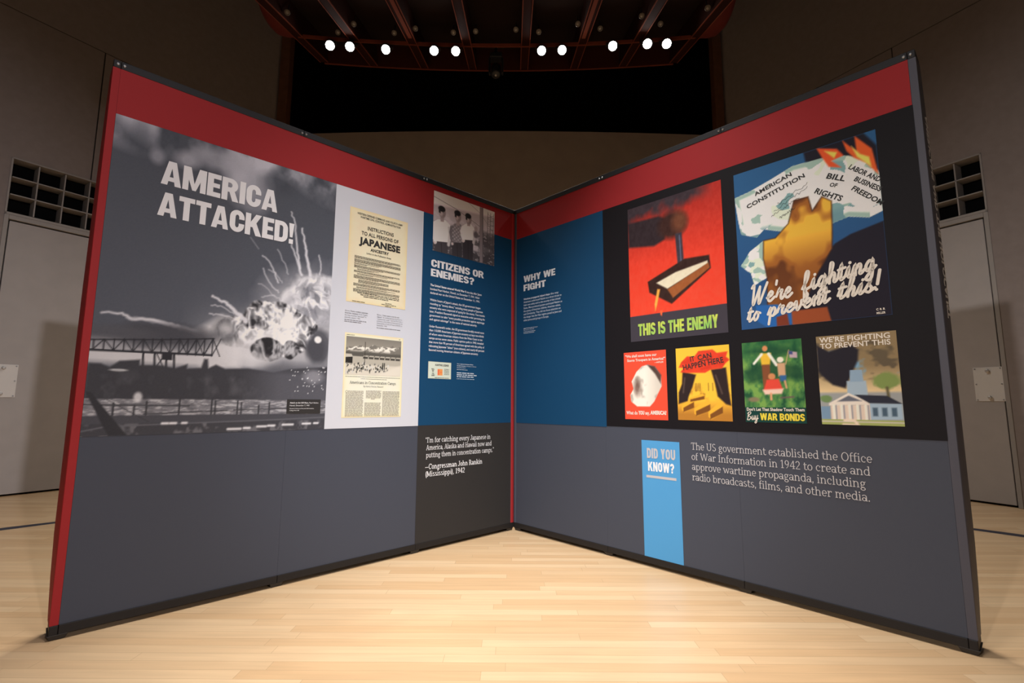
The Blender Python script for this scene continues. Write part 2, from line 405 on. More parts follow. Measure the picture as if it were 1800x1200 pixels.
class Cv:
    def __init__(s, w, h, nx, ny, bg):
        s.w, s.h, s.nx, s.ny = w, h, nx, ny
        s.U, s.V = np.meshgrid(np.linspace(0, 1, nx), np.linspace(0, 1, ny))
        s.X = s.U*w; s.Y = s.V*h
        s.a = np.zeros((ny, nx, 3)); s.a[:] = bg; s.px = w/nx
    def mix(s, al, col):
        al = np.clip(al, 0, 1)[..., None]; s.a = s.a*(1-al)+np.asarray(col, float)*al
    def sd_poly(s, P):
        P = [(p[0]*s.w, p[1]*s.h) for p in P]; d = np.full(s.X.shape, 1e9); ins = np.zeros(s.X.shape, bool)
        for i in range(len(P)):
            ax, ay = P[i-1]; bx, by = P[i]; ex, ey = bx-ax, by-ay
            t = np.clip(((s.X-ax)*ex+(s.Y-ay)*ey)/(ex*ex+ey*ey+1e-12), 0, 1)
            d = np.minimum(d, np.hypot(s.X-ax-t*ex, s.Y-ay-t*ey))
            if by != ay: ins ^= ((ay > s.Y) != (by > s.Y)) & (s.X < (bx-ax)*(s.Y-ay)/(by-ay)+ax)
        return np.where(ins, d, -d)
    def poly(s, P, col, soft=1.0, al=1.0): s.mix(al*np.clip(.5+s.sd_poly(P)/(s.px*soft), 0, 1), col)
    def ell(s, cx, cy, rx, ry, col, soft=.12, al=1.0, wob=0.0, seed=1, n=6):
        r = np.hypot((s.U-cx)/rx, (s.V-cy)/ry)
        if wob: r = r+wob*(fbm(s.U, s.V, n, seed)-.5)*2
        s.mix(al*np.clip((1-r)/soft+.5, 0, 1), col)
    def line(s, P, wd, col, soft=1.0, al=1.0, wd1=None):
        P = [(p[0]*s.w, p[1]*s.h) for p in P]; A = np.zeros(s.X.shape)
        for i in range(1, len(P)):
            ax, ay = P[i-1]; bx, by = P[i]; ex, ey = bx-ax, by-ay
            t = np.clip(((s.X-ax)*ex+(s.Y-ay)*ey)/(ex*ex+ey*ey+1e-12), 0, 1)
            w_ = wd if wd1 is None else wd+(wd1-wd)*(i-1+t)/(len(P)-1)
            A = np.maximum(A, np.clip(.5+(w_/2-np.hypot(s.X-ax-t*ex, s.Y-ay-t*ey))/(s.px*soft), 0, 1))
        s.mix(al*A, col)
    def build(s, name, parent, x0, ztop, y, gain=0.8, m_=None):
        """as a mesh on the wall's face"""
        nx, ny = s.nx, s.ny
        co = np.zeros((ny, nx, 3)); co[..., 0] = x0+s.X; co[..., 1] = 0; co[..., 2] = ztop-s.Y
        idx = np.arange(nx*ny).reshape(ny, nx)
        fs = np.stack([idx[1:, :-1], idx[1:, 1:], idx[:-1, 1:], idx[:-1, :-1]], -1).reshape(-1, 4)
        me = bpy.data.meshes.new(name)
        me.vertices.add(nx*ny); me.vertices.foreach_set('co', co.ravel())
        me.loops.add(fs.size); me.loops.foreach_set('vertex_index', fs.ravel().astype(np.int32))
        me.polygons.add(len(fs)); me.polygons.foreach_set('loop_start', np.arange(0, fs.size, 4, dtype=np.int32))
        me.polygons.foreach_set('loop_total', np.full(len(fs), 4, np.int32))
        me.update()
        at = me.color_attributes.new('print', 'FLOAT_COLOR', 'POINT')
        c = np.ones((nx*ny, 4)); c[:, :3] = np.clip(lin(np.clip(s.a, 0, 255)).reshape(-1, 3)/gain, 0, 0.92)
        at.data.foreach_set('color', c.ravel().astype(np.float32))
        me.materials.append(m_ or M['print'])
        o = bpy.data.objects.new(name, me); COL.objects.link(o); o.parent = parent; o.location.y = y
        return o

def print_material():
    m_ = mat('printed_picture', (1, 1, 1), 0.6, spec=0.12)
    nt = m_.node_tree; a = nt.nodes.new('ShaderNodeVertexColor'); a.layer_name = 'print'
    nt.links.new(a.outputs[0], nt.nodes['Principled BSDF'].inputs['Base Color'])
    return m_

# ------------------------------------------------------------------ materials
def floor_material():
    m_ = mat('maple_floor', (.7, .5, .3), 0.36, spec=0.45)
    nt = m_.node_tree; b = nt.nodes['Principled BSDF']; N = nt.nodes.new; L = nt.links.new
    tc = N('ShaderNodeTexCoord')
    # every row of boards starts at its own random offset
    sp = N('ShaderNodeSeparateXYZ'); L(tc.outputs['Object'], sp.inputs[0])
    dv = N('ShaderNodeMath'); dv.operation = 'DIVIDE'; dv.inputs[1].default_value = 0.057; L(sp.outputs[1], dv.inputs[0])
    fl = N('ShaderNodeMath'); fl.operation = 'FLOOR'; L(dv.outputs[0], fl.inputs[0])
    wn = N('ShaderNodeTexWhiteNoise'); wn.noise_dimensions = '1D'; L(fl.outputs[0], wn.inputs['W'])
    ml = N('ShaderNodeMath'); ml.operation = 'MULTIPLY_ADD'; ml.inputs[1].default_value = 7.3; L(wn.outputs[0], ml.inputs[0]); L(sp.outputs[0], ml.inputs[2])
    cb = N('ShaderNodeCombineXYZ'); L(ml.outputs[0], cb.inputs[0]); L(sp.outputs[1], cb.inputs[1])
    def brick(w, off, sq, bias, msz, c1, c2, mc):
        k = N('ShaderNodeTexBrick'); L(cb.outputs[0], k.inputs['Vector'])
        k.offset = off; k.offset_frequency = 1; k.squash = sq; k.squash_frequency = 3
        k.inputs['Scale'].default_value = 1; k.inputs['Brick Width'].default_value = w
        k.inputs['Row Height'].default_value = 0.057; k.inputs['Mortar Size'].default_value = msz
        k.inputs['Mortar Smooth'].default_value = 0.1; k.inputs['Bias'].default_value = bias
        k.inputs['Color1'].default_value = c1; k.inputs['Color2'].default_value = c2; k.inputs['Mortar'].default_value = mc
        return k
    k1 = brick(0.83, 0.37, 1.35, -0.1, 0.0009, (.705, .46, .25, 1), (.81, .58, .35, 1), (.54, .35, .19, 1))
    mp = N('ShaderNodeMapping'); mp.inputs['Scale'].default_value = (1.6, 26, 1)
    L(cb.outputs[0], mp.inputs['Vector'])
    nz = N('ShaderNodeTexNoise'); nz.inputs['Scale'].default_value = 1.6; nz.inputs['Detail'].default_value = 7
    nz.inputs['Distortion'].default_value = 0.6
    L(mp.outputs[0], nz.inputs['Vector'])
    mr = N('ShaderNodeMapRange'); mr.inputs[1].default_value = .25; mr.inputs[2].default_value = .75
    mr.inputs[3].default_value = .92; mr.inputs[4].default_value = 1.06
    L(nz.outputs[0], mr.inputs[0])
    mx = N('ShaderNodeVectorMath'); mx.operation = 'SCALE'; L(k1.outputs[0], mx.inputs[0]); L(mr.outputs[0], mx.inputs['Scale'])
    L(mx.outputs[0], b.inputs['Base Color'])
    return m_

M = {}
M['print'] = print_material()
M['floor'] = floor_material()
M['wall'] = mat('painted_concrete', (.30, .255, .24), .85, spec=.2, noise=.05, nscale=14, bump=.03)
M['wallb'] = mat('beige_wall', (.40, .335, .28), .85, spec=.2, noise=.05, nscale=4)
M['groove'] = mat('dark_joint', (.03, .025, .022), .9)
M['door'] = mat('door_paint', (.44, .405, .39), .6, spec=.35, noise=.04, nscale=6)
M['jamb'] = mat('door_frame_paint', (.36, .33, .31), .5, spec=.4)
M['steel'] = mat('brushed_steel', (.62, .60, .58), .38, metal=.6)
M['plate'] = mat('white_plate', (.74, .71, .68), .45)
M['void'] = mat('black_recess', (.004, .004, .004), .9, spec=.1)
M['drape'] = mat('black_drape', (.006, .005, .005), .95, spec=.05)
M['post'] = mat('stained_wood_post', (.16, .07, .035), .5, noise=.15, nscale=12)
M['ceil'] = mat('dark_ceiling', (.05, .045, .04), .9)
M['redwood'] = mat('dark_red_wood', (.030, .008, .005), .85, spec=.08)
M['lip'] = mat('varnished_red_wood', (.045, .012, .008), .22, spec=.5)
M['redge'] = mat('red_wood_edge', (.20, .05, .027), .85, spec=.08)
M['drum'] = mat('dark_red_drum', (.15, .025, .02), .6, spec=.2)
M['canopy'] = mat('canopy_panel', (.022, .013, .011), .9, spec=.06)
M['black'] = mat('black_metal', (.018, .018, .02), .45, spec=.4)
M['lens'] = mat('lit_lens', (1, 1, 1), .3, emit=(1.0, .97, .92), estr=30)
M['knob'] = mat('aged_brass', (.16, .135, .115), .45, metal=.5)
M['led'] = mat('small_glass_lens', (.34, .31, .28), .2, spec=.6)
M['rail'] = mat('charcoal_rail', (.024, .024, .027), .55, spec=.25)
M['baserail'] = mat('black_base_rail', (.020, .018, .018), .55, spec=.25)
M['screw'] = mat('steel_screw', (.45, .45, .46), .3, metal=.9)
M['foot'] = mat('black_plastic', (.022, .02, .02), .5)
FAB = dict(rough=.6, spec=.16)
M['red'] = mat('red_fabric', (.37, .026, .030), **FAB)
M['grey'] = mat('slate_grey_fabric', (.070, .079, .108), **FAB)
M['stripgrey'] = mat('grey_end_fabric', (.085, .085, .110), rough=.5, spec=.25)
M['white'] = mat('pale_grey_fabric', (.70, .73, .81), **FAB)
M['blue'] = mat('navy_blue_fabric', (.009, .066, .160), **FAB)
M['dark'] = mat('charcoal_fabric', (.040, .038, .038), **FAB)
M['blackfab'] = mat('black_fabric', (.0105, .009, .0115), **FAB)
M['sky'] = mat('bright_blue_print', (.095, .37, .73), **FAB)
M['ink'] = mat('black_ink', (.02, .02, .02), .7)
M['inkgrey'] = mat('grey_ink', (.16, .155, .17), .7)
M['inkbrown'] = mat('faded_ink', (.30, .27, .22), .7)
M['wtext'] = mat('white_ink', (.90, .91, .95), .6)
M['gtext'] = mat('silver_grey_ink', (.58, .57, .60), .6)
M['btext'] = mat('pale_blue_ink', (.62, .70, .80), .6)
M['cream'] = mat('cream_ink', (.84, .77, .68), .6)
M['lime'] = mat('lime_green_ink', (.36, .62, .10), .6)
M['yellow'] = mat('yellow_ink', (.86, .70, .05), .6)
M['cable'] = mat('dark_cable', (.045, .042, .06), .5)
# brush-streaked lime (the letters of the red poster shade from green to yellow)
_nt = M['lime'].node_tree; _tc = _nt.nodes.new('ShaderNodeTexCoord'); _nz = _nt.nodes.new('ShaderNodeTexNoise'); _nz.inputs['Scale'].default_value = 9
_cr = _nt.nodes.new('ShaderNodeValToRGB'); _cr.color_ramp.elements[0].position = .35; _cr.color_ramp.elements[1].position = .65
_cr.color_ramp.elements[0].color = (.20, .56, .12, 1); _cr.color_ramp.elements[1].color = (.66, .74, .10, 1)
_nt.links.new(_tc.outputs['Object'], _nz.inputs['Vector']); _nt.links.new(_nz.outputs[0], _cr.inputs[0])
_nt.links.new(_cr.outputs[0], _nt.nodes['Principled BSDF'].inputs['Base Color'])
# weave on the stretched fabrics
for k in ('red', 'grey', 'white', 'blue', 'dark', 'blackfab', 'stripgrey'):
    nt = M[k].node_tree; tc = nt.nodes.new('ShaderNodeTexCoord'); nz = nt.nodes.new('ShaderNodeTexNoise'); bp = nt.nodes.new('ShaderNodeBump')
    nz.inputs['Scale'].default_value = 700; nz.inputs['Detail'].default_value = 1
    bp.inputs['Strength'].default_value = .12; bp.inputs['Distance'].default_value = .002
    nt.links.new(tc.outputs['Object'], nz.inputs['Vector']); nt.links.new(nz.outputs[0], bp.inputs['Height'])
    nt.links.new(bp.outputs[0], nt.nodes['Principled BSDF'].inputs['Normal'])

# ------------------------------------------------------------------ the hall
mb = MB(); mb.box(-11, 11, -6, 10, -0.1, 0)
structure(obj('floor', mb, M['floor']), 'pale maple strip floor of the stage')
mb = MB(); mb.box(-11, 11, -6, 10, 9.0, 9.1)
structure(obj('ceiling', mb, M['ceil']))

DT0, DT1, DTOP, WTOP, JZ, VJ = -0.368, 0.892, 2.775, 3.37, 4.92, 0.262
def side_wall(side, c, d, t_end):
    """local frame: X along the wall (positive = away from the viewer), Y into the wall, Z up"""
    d = Vector((d[0], d[1], 0)).normalized()
    yax = Vector((-d.y, d.x, 0)) if side == 'left' else Vector((d.y, -d.x, 0))
    R = Matrix((d, yax, Vector((0, 0, 1)))).transposed().to_4x4(); R.translation = Vector(c)
    g = 0.006
    T0, T1 = -8.0, t_end
    mb = MB()
    B = lambda x0, x1, z0, z1, y0=0.0, y1=0.22, mi=0: mb.box(x0, x1, y0, y1, z0, z1, mi, R)
    B(T0, DT0, 0, JZ-g); B(DT1, T1, 0, JZ-g)
    B(DT0, VJ-g, WTOP, JZ-g); B(VJ+g, DT1, WTOP, JZ-g)
    B(T0, T1, JZ+g, 9.0)
    B(T0, T1, JZ-g, JZ+g, .012, .22, 1); B(VJ-g, VJ+g, WTOP, JZ-g, .012, .22, 1)
    structure(obj('wall_'+side, mb, [M['wall'], M['groove']]), 'tall painted concrete side wall with a recessed joint')
    # door leaf with frame, push plate and the dark transom grille over it
    n = '1' if side == 'left' else '2'
    rz = math.atan2(d.y, d.x)
    flip = 1 if side == 'left' else -1
    root = thing('door_'+n, 'plain grey flush door with a metal push plate', None, c, (0, 0, rz), None, 'structure')
    Y = lambda a, b: (min(a*flip, b*flip), max(a*flip, b*flip))
    def P(nm, boxes, mt, par=root, bev=0.0, lab=None):
        q = MB()
        for (x0, x1, y0, y1, z0, z1) in boxes:
            y0, y1 = Y(y0, y1); q.box(x0, x1, y0, y1, z0, z1)
        o = obj(nm, q, mt, par, bev)
        if lab: o['label'] = lab
        return o
    P('door_frame', [(DT0-.0, DT0+.035, -.006, .2, 0, DTOP), (DT1-.035, DT1, -.006, .2, 0, DTOP), (DT0+.035, DT1-.035, -.006, .2, DTOP-.045, DTOP)], M['jamb'], bev=.004)
    leaf = P('door_leaf', [(DT0+.047, DT1-.045, .012, .06, .02, DTOP-.058)], M['door'], bev=.003)
    P('door_gap', [(DT0+.035, DT1-.035, .07, .2, 0, DTOP-.045)], M['void'])
    px0, px1, pz0, pz1 = -.332, -.122, .957, 1.279
    plate = P('push_plate', [(px0, px1, .007, .012, pz0, pz1)], M['plate'], bev=.001, lab='square white metal plate with corner screws')
    q = MB()
    for x, z in [(px0+.014, pz0+.014), (px1-.014, pz0+.014), (px0+.014, pz1-.014), (px1-.014, pz1-.014), (px0+.014, (pz0+pz1)/2), (px1-.014, (pz0+pz1)/2)]:
        q.cyl((x, .007*flip, z), (x, .004*flip, z), .006, n=10)
    obj('screw', q, M['screw'], plate)
    for zz in (pz0+.035, pz1-.035):
        q = MB(); q.lathe(((px0+px1)/2, .007*flip, zz), (0, -flip, 0), [(0, .012), (.006, .016), (.014, .016), (.018, .010)], 14)
        obj('stud', q, M['steel'], plate, smooth=False)
    # transom
    tr = thing('window_'+n, 'transom grille of dark openings above the door', None, c, (0, 0, rz), None, 'structure')
    fr = [(DT0, DT0+.014, -.008, .16, DTOP, WTOP), (DT1-.014, DT1, -.008, .16, DTOP, WTOP),
          (DT0, DT1, -.008, .16, WTOP-.014, WTOP), (DT0, DT1, -.008, .16, DTOP, DTOP+.024)]
    P('window_frame', fr, M['jamb'], tr)
    for i in range(1, 6):
        x = DT0+(DT1-DT0)*i/6
        P('mullion', [(x-.0055, x+.0055, -.004, .15, DTOP+.03, WTOP-.022)], M['jamb'], tr)
    for i in (1, 2):
        z = DTOP+.03+(WTOP-.022-DTOP-.03)*i/3
        P('crossbar', [(DT0+.022, DT1-.022, -.004, .15, z-.0055, z+.0055)], M['jamb'], tr)
    P('dark_backing', [(DT0, DT1, .16, .2, DTOP, WTOP)], M['void'], tr)
side_wall('left', (-4.876, 4.973, 0), (.546, .838), 2.45)
side_wall('right', (4.385, 4.862, 0), (-.495, .869), 2.62)

# low back wall with a slightly bowed top edge; black drapery beyond it
xl, xr, yb = -3.54, 3.09, 7.06
mb = MB(); n = 24; vs = []
for i in range(n+1):
    t = i/n; x = xl+(xr-xl)*t; y = yb-.11*(1-(2*t-1)**2)
    vs += [(x, y, 0), (x, y, 5.0), (x, y+.25, 5.0), (x, y+.25, 0)]
fs = []
for i in range(n):
    a, b = 4*i, 4*i+4; fs += [(a, b, b+1, a+1), (a+1, b+1, b+2, a+2), (a+2, b+2, b+3, a+3)]
mb.add(vs, fs)
structure(obj('wall_back', mb, M['wallb']), 'low beige wall at the back of the stage')
mb = MB(); n = 160; vs = []
for i in range(n+1):
    x = -6+12*i/n; y = 8.8+.05*math.sin(i*1.9)
    vs += [(x, y, 0), (x, y, 9)]
mb.add(vs, [(2*i, 2*i+2, 2*i+3, 2*i+1) for i in range(n)])
o = obj('stage_drape', mb, M['drape'], smooth=True)
o['label'] = 'black drape hanging behind the low beige back wall'; o['category'] = 'curtain'
for k, (x, y, w) in enumerate(((-3.515, 6.96, .14), (3.10, 6.98, .13))):
    mb = MB(); mb.box(x-w/2, x+w/2, y-.07, y+.07, 0, 9)
    structure(obj('trim_%d' % (k+1), mb, M['post'], bevel=.006), 'brown wooden post at the edge of the stage opening')

# ------------------------------------------------------------------ canopy over the stage
can = thing('acoustic_canopy', 'dark red slatted canopy hanging over the stage with long ribs', 'canopy', (-.2, 5.99, 5.297), (math.radians(18), 0, 0))
arc = lambda u: -.27*(u/2.3)**2
NEAR = -3.25
us = [-2.23, -1.63, -.985, -.355, .325, .98, 1.60, 2.22]
mb = MB(); N_ = 24
xs = [-2.23+4.45*i/N_ for i in range(N_+1)]
vs = []
for u in xs: vs += [(u, arc(u), .25), (u, NEAR, .25), (u, NEAR, .30), (u, arc(u), .30)]
fs = []
for i in range(N_):
    a, b = 4*i, 4*i+4; fs += [(a, a+1, b+1, b), (a+3, b+3, b+2, a+2), (a, b, b+3, a+3), (a+1, a+2, b+2, b+1)]
mb.add(vs, fs); obj('top_panel', mb, M['canopy'], can)
def arcstrip(off, dep, n0, n1, name, mts):
    mb = MB(); vs = []
    for u in xs: vs += [(u, arc(u)+off, n0), (u, arc(u)+off-dep, n0), (u, arc(u)+off-dep, n1), (u, arc(u)+off, n1)]
    fs = []
    for i in range(N_):
        a, b = 4*i, 4*i+4; fs += [(a, b, b+1, a+1), (a+1, b+1, b+2, a+2), (a+2, b+2, b+3, a+3), (a+3, b+3, b, a)]
    mb.add(vs, fs); return obj(name, mb, mts, can)
arcstrip(0.02, .03, 0.0, .25, 'front_lip', M['lip'])
arcstrip(0.021, .012, -.012, 0.002, 'lip_edge', M['redge'])
arcstrip(-.76, .016, -.006, .03, 'crossbar', M['redge'])
for i, u in enumerate(us):
    mb = MB(); w = .05; y1 = arc(u)
    mb.box(u-w, u+w, NEAR, y1, .004, .25, 0)
    mb.box(u-w-.002, u-w+.007, NEAR, y1, 0, .012, 1); mb.box(u+w-.007, u+w+.002, NEAR, y1, 0, .012, 1)
    rb = obj('rib', mb, [M['redwood'], M['redge']], can)
    if i in (2, 5):
        s_ = 1 if i == 2 else -1
        mb = MB(); mb.box(u-.02+s_*.008, u+.02+s_*.008, NEAR, -1.0, -.002, .02); obj('slat', mb, M['redge'], rb)
for s_ in (-1, 1):
    mb = MB(); u0 = -2.28 if s_ < 0 else 2.27
    mb.lathe((u0, -.82, .52), (s_, 0, 0), [(0, .42), (.20, .42), (.28, .40), (.33, .35), (.355, .28), (.36, .2)], 36)
    obj('end_drum', mb, M['drum'], can, smooth=True)
for u in (-1.7, 1.7):
    mb = MB(); mb.cyl((u, -2.0, .3), (u, -2.0+1.1, 3.9), .008, n=8); obj('hanger', mb, M['black'], can)

# lit stage lights under the canopy's far edge
LIT = [(-2.064, 5.009, 4.873), (-1.852, 5.038, 4.882), (-1.469, 5.113, 4.907), (-.923, 5.142, 4.916), (-.678, 5.156, 4.921),
       (.306, 5.137, 4.914), (.538, 5.12, 4.909), (1.092, 5.011, 4.874), (1.461, 4.951, 4.854), (1.674, 4.95, 4.854)]
WHERE = ['outermost lit stage light at the dim pinkish door side of the canopy', 'second lit stage light in from the pinkish door side, paired with the outermost one',
         'lone lit stage light between two pairs on the photo panel side of the canopy', 'lit stage light fourth from the photo panel side, outer one of a pair',
         'lit stage light beside the dark moving head, on its photo panel side', 'lit stage light nearest the dark moving head on the poster panel side',
         'lit stage light just outside the one next to the moving head, poster panel side', 'lone lit stage light between two pairs on the poster panel side of the canopy',
         'second lit stage light in from the warm door side, paired with the outermost one', 'outermost lit stage light at the warm door side of the canopy']
def stage_light():
    root = thing('stage_light', 'x', 'stage light', group='lit stage lights under the canopy')
    # local -Z is the beam; head tilted by the root's rotation
    q = MB(); q.lathe((0, 0, .16), (0, 0, -1), [(0, .03), (.02, .045), (.10, .055), (.155, .058), (.16, .052)], 24); obj('housing', q, M['black'], root, smooth=True)
    q = MB(); q.lathe((0, 0, .004), (0, 0, -1), [(0, .047), (.004, .047), (.010, .030), (.012, .012)], 24); obj('lens', q, M['lens'], root)
    q = MB()
    for s_ in (-1, 1): q.box(s_*.064-.004, s_*.064+.004, -.012, .012, .05, .20)
    q.box(-.068, .068, -.012, .012, .20, .208); q.cyl((0, 0, .205), (0, 0, .27), .01, n=10)
    obj('yoke', q, M['black'], root)
    return root
def copy_tree(o, parent=None):
    c = o.copy(); COL.objects.link(c); c.parent = parent
    for ch in list(o.children): copy_tree(ch, c)
    return c
proto = stage_light()
for i, p in enumerate(LIT):
    o = proto if i == 0 else copy_tree(proto)
    o.location = p; o['label'] = WHERE[i]
    aim = Vector((p[0]*.45, 0.4, 0.2))
    o.rotation_euler = (aim-Vector(p)).to_track_quat('-Z', 'Y').to_euler()
for i, p in enumerate(LIT):
    aim = Vector((p[0]*1.35, 3.6, 0.0)); dd = (aim-Vector(p)).normalized()
    spot('beam', Vector(p)+dd*.02, aim, 120, 110, .9, (1.0, .95, .88), .045)

# small unlit fixtures in the recesses between the ribs
OFF = [(-2.334, 4.555, 4.883), (-1.734, 4.801, 4.963), (-1.981, 5.004, 5.029), (-1.353, 5.016, 5.033), (-1.093, 4.905, 4.997), (-.687, 4.999, 5.027), (-.436, 4.971, 5.018),
       (.012, 4.928, 5.004), (.266, 4.982, 5.022), (.677, 4.793, 4.96), (.934, 4.898, 4.994), (1.313, 4.616, 4.903), (1.561, 4.79, 4.959), (1.928, 4.451, 4.849)]
def knob():
    root = thing('canopy_fixture', 'small round unlit fixture hanging between the canopy ribs', 'light fixture', group='small unlit fixtures in the canopy')
    q = MB(); q.lathe((0, 0, .03), (0, 0, -1), [(0, .018), (.012, .026), (.028, .029), (.034, .027), (.034, .02), (.028, .019)], 20); obj('trim_ring', q, M['knob'], root, smooth=False)
    q = MB(); q.lathe((0, 0, .004), (0, 0, -1), [(0, .018), (.004, .014), (.007, .006)], 16); obj('glass', q, M['led'], root)
    q = MB(); q.cyl((0, 0, .03), (0, .06, .17), .006, n=8); obj('stem', q, M['black'], root)
    return root
OFFL = ['small round unlit fixture nearest the outer rib on the photo panel side', 'small unlit fixture against the second rib on the photo panel side',
        'small unlit fixture just above the outermost pair of lit lights, photo panel side', 'small unlit fixture just above the lone lit light on the photo panel side',
        'small unlit fixture beside the slatted rib, photo panel side', 'small unlit fixture above the inner lit pair on the photo panel side',
        'small unlit fixture on the photo panel side of the central bay', 'small unlit fixture on the poster panel side of the central bay',
        'small unlit fixture above the inner lit pair on the poster panel side', 'small unlit fixture above the slatted rib side of the inner lit pair, poster panel side',
        'small unlit fixture just beside the slatted rib on the poster panel side', 'small unlit fixture high beside the second rib on the poster panel side',
        'small unlit fixture above the outermost pair of lit lights, poster panel side', 'small round unlit fixture nearest the outer rib on the poster panel side']
kp = knob()
for i, p in enumerate(OFF):
    o = kp if i == 0 else copy_tree(kp)
    o.location = p; o['label'] = OFFL[i]
    o.rotation_euler = (Vector((p[0]*.4, 0, .6))-Vector(p)).to_track_quat('-Z', 'Y').to_euler()

mh = thing('moving_head_light', 'dark unlit moving head light hanging at the middle of the canopy edge', 'stage light', (-.228, 5.52, 5.02))
q = MB(); q.box(-.075, .075, -.06, .06, .07, .13); obj('base', q, M['black'], mh, .01)
q = MB(); q.cyl((0, 0, .13), (0, .02, .30), .016, n=10); obj('clamp', q, M['black'], mh)
for s_ in (-1, 1):
    q = MB(); q.box(s_*.078-.012, s_*.078+.012, -.03, .03, -.12, .085); obj('arm', q, M['black'], mh, .008)
q = MB(); q.lathe((0, .05, .02), (0, -.5, -1), [(0, .035), (.03, .058), (.15, .062), (.19, .055), (.20, .045)], 24)
hd = obj('head', q, M['black'], mh, smooth=True)
q = MB(); q.lathe((0, -.04, -.165), (0, -.5, -1), [(0, .014), (.004, .010), (.006, .004)], 12); obj('lens', q, M['led'], hd)

# ------------------------------------------------------------------ display walls
H, RT, RB, RR, GW, SW, EW = 2.44, .0349, .0204, .0352, .811, .0318, .0272
ZG, ZT = RB+RR, H-RT                      # fabric from the base rail to the top rail
LZ1, LZ2 = -.0012, -.0024                 # first and second print layers
CAP_PROF = [(0.0, 0.0), (.004, .18), (.02, .42), (.05, .76), (.08, .97), (.09, 1.0), (.10, .85), (.11, 0)]
def cap_k(t): return .25+.75*min(t*9, 1)*(1 if t < .55 else max(0, 1-(t-.55)/.45)**.8)
def wall_frame(root, side, g):
    """local frame: X along the face as seen from in front, Y into the wall, Z up"""
    sg = -1 if side == 'L' else 1
    X = lambda s: sg*s
    T = .11; o3 = g+3*GW
    seams = [g+k*GW for k in range(4)]
    for k in range(3):
        a, b = sorted((X(seams[k]), X(seams[k+1])))
        q = MB(); q.box(a+.00015, b-.00015, 0, T, ZG, ZT); obj('fabric_panel', q, M['grey'], root, .0006)
        q = MB(); q.box(a+.0008, b-.0008, -.004, T+.004, ZT, H); obj('top_rail', q, M['rail'], root, .002)
        q = MB(); q.box(a+.0008, b-.0008, -.004, T+.004, RB, ZG); obj('base_rail', q, M['baserail'], root, .002)
    # rounded end strips
    def strip(s0, s1, mt, bulge, nm):
        a, b = sorted((s0, s1)); out = (b if bulge > 0 else a)
        q = MB(); nz = 14; prof = CAP_PROF
        rows = []
        for j in range(nz+1):
            t = j/nz; z = ZG+(ZT-ZG)*t; k = cap_k(t)
            base = out; row = [(a if bulge > 0 else b, 0, z)] if bulge else []
            for (yy, w_) in prof: row.append((base+bulge*w_*k, yy, z))
            row.append(((a if bulge > 0 else b), T, z)); rows.append(row)
        m_ = len(rows[0]); vs = [p for r_ in rows for p in r_]
        fs = [(j*m_+i, j*m_+i+1, (j+1)*m_+i+1, (j+1)*m_+i) for j in range(nz) for i in range(m_-1)]
        if bulge < 0: fs = [f[::-1] for f in fs]
        q.add(vs, fs); return obj(nm, q, mt, root)
    emt = M['red'] if side == 'L' else M['stripgrey']
    outer = strip(X(o3)+sg*.0003, X(o3+EW), emt, sg*.014, 'end_cap')
    for z0, z1, mt, nm in ((ZT, H, M['rail'], 'rail_end'), (RB, ZG, M['baserail'], 'rail_end')):
        a, b = sorted((X(o3)+sg*.0003, X(o3+EW))); q = MB(); q.box(a, b, -.004, T+.004, z0, z1); obj(nm, q, mt, root, .003)
    # inner strip at the corner
    a, b = sorted((X(0.0), X(g)-sg*.0003))
    q = MB(); n = 8; vs = []
    for i in range(n+1):
        t = i/n; x = a+(b-a)*t
        for z in (ZG, ZT): vs.append((x, -.007*math.sin(math.pi*t)**.7 if 0 < t < 1 else 0, z))
    q.add(vs, [(2*i, 2*i+2, 2*i+3, 2*i+1) for i in range(n)]); q.box(a, b, .0005, T, ZG, ZT)
    obj('corner_strip', q, M['red'] if side == 'L' else M['grey'], root)
    q = MB(); q.box(a, b, -.004, T+.004, ZT, H); obj('rail_end', q, M['rail'], root, .003)
    q = MB(); q.box(a, b, -.004, T+.004, RB, ZG); obj('rail_end', q, M['baserail'], root, .003)
    # feet under every joint
    for k, s in enumerate(seams):
        x = X(s)+(-sg*.02 if k == 0 and False else 0); x = X(max(s, .036))
        q = MB(); hw = .033
        vs = [(x-hw, .0, RB), (x+hw, 0, RB), (x+hw-.010, .004, 0), (x-hw+.010, .004, 0), (x-hw, T, RB), (x+hw, T, RB), (x+hw-.010, T-.004, 0), (x-hw+.010, T-.004, 0)]
        q.add(vs, [(0, 3, 2, 1), (4, 5, 6, 7), (0, 1, 5, 4), (3, 7, 6, 2), (0, 4, 7, 3), (1, 2, 6, 5)])
        obj('foot', q, M['foot'], root, .003)
        for dx in (-.0115, .0115):
            if k == 0: continue
            q = MB(); xx = X(s)+dx; q.lathe((xx, -.004, H-RT*.52), (0, -1, 0), [(0, .0062), (.002, .0062), (.004, .004)], 12)
            obj('screw', q, M['screw'], root)
    return outer
def band(root, nm, x0, x1, z0, z1, mt, y=LZ1, lab=None):
    q = MB(); q.box(x0, x1, -.0004, .0004, z0, z1); o = obj(nm, q, mt, root); o.location.y = y
    if lab: o['label'] = lab
    return o

CX, CY = .00434, 3.73779
WL = thing('display_wall', 'tall fabric display wall with explosion photo mural and red end strip', 'display wall', (CX, CY, 0), (0, 0, math.pi/2-.80485), 'exhibit panels standing in a corner')
WR = thing('display_wall', 'tall fabric display wall with coloured posters on a black field', 'display wall', (CX, CY, 0), (0, 0, -(math.pi/2-.7626)), 'exhibit panels standing in a corner')
wall_frame(WL, 'L', .0318)
cap_r = wall_frame(WR, 'R', .0259)
rng = random.Random(5)
DECO = True
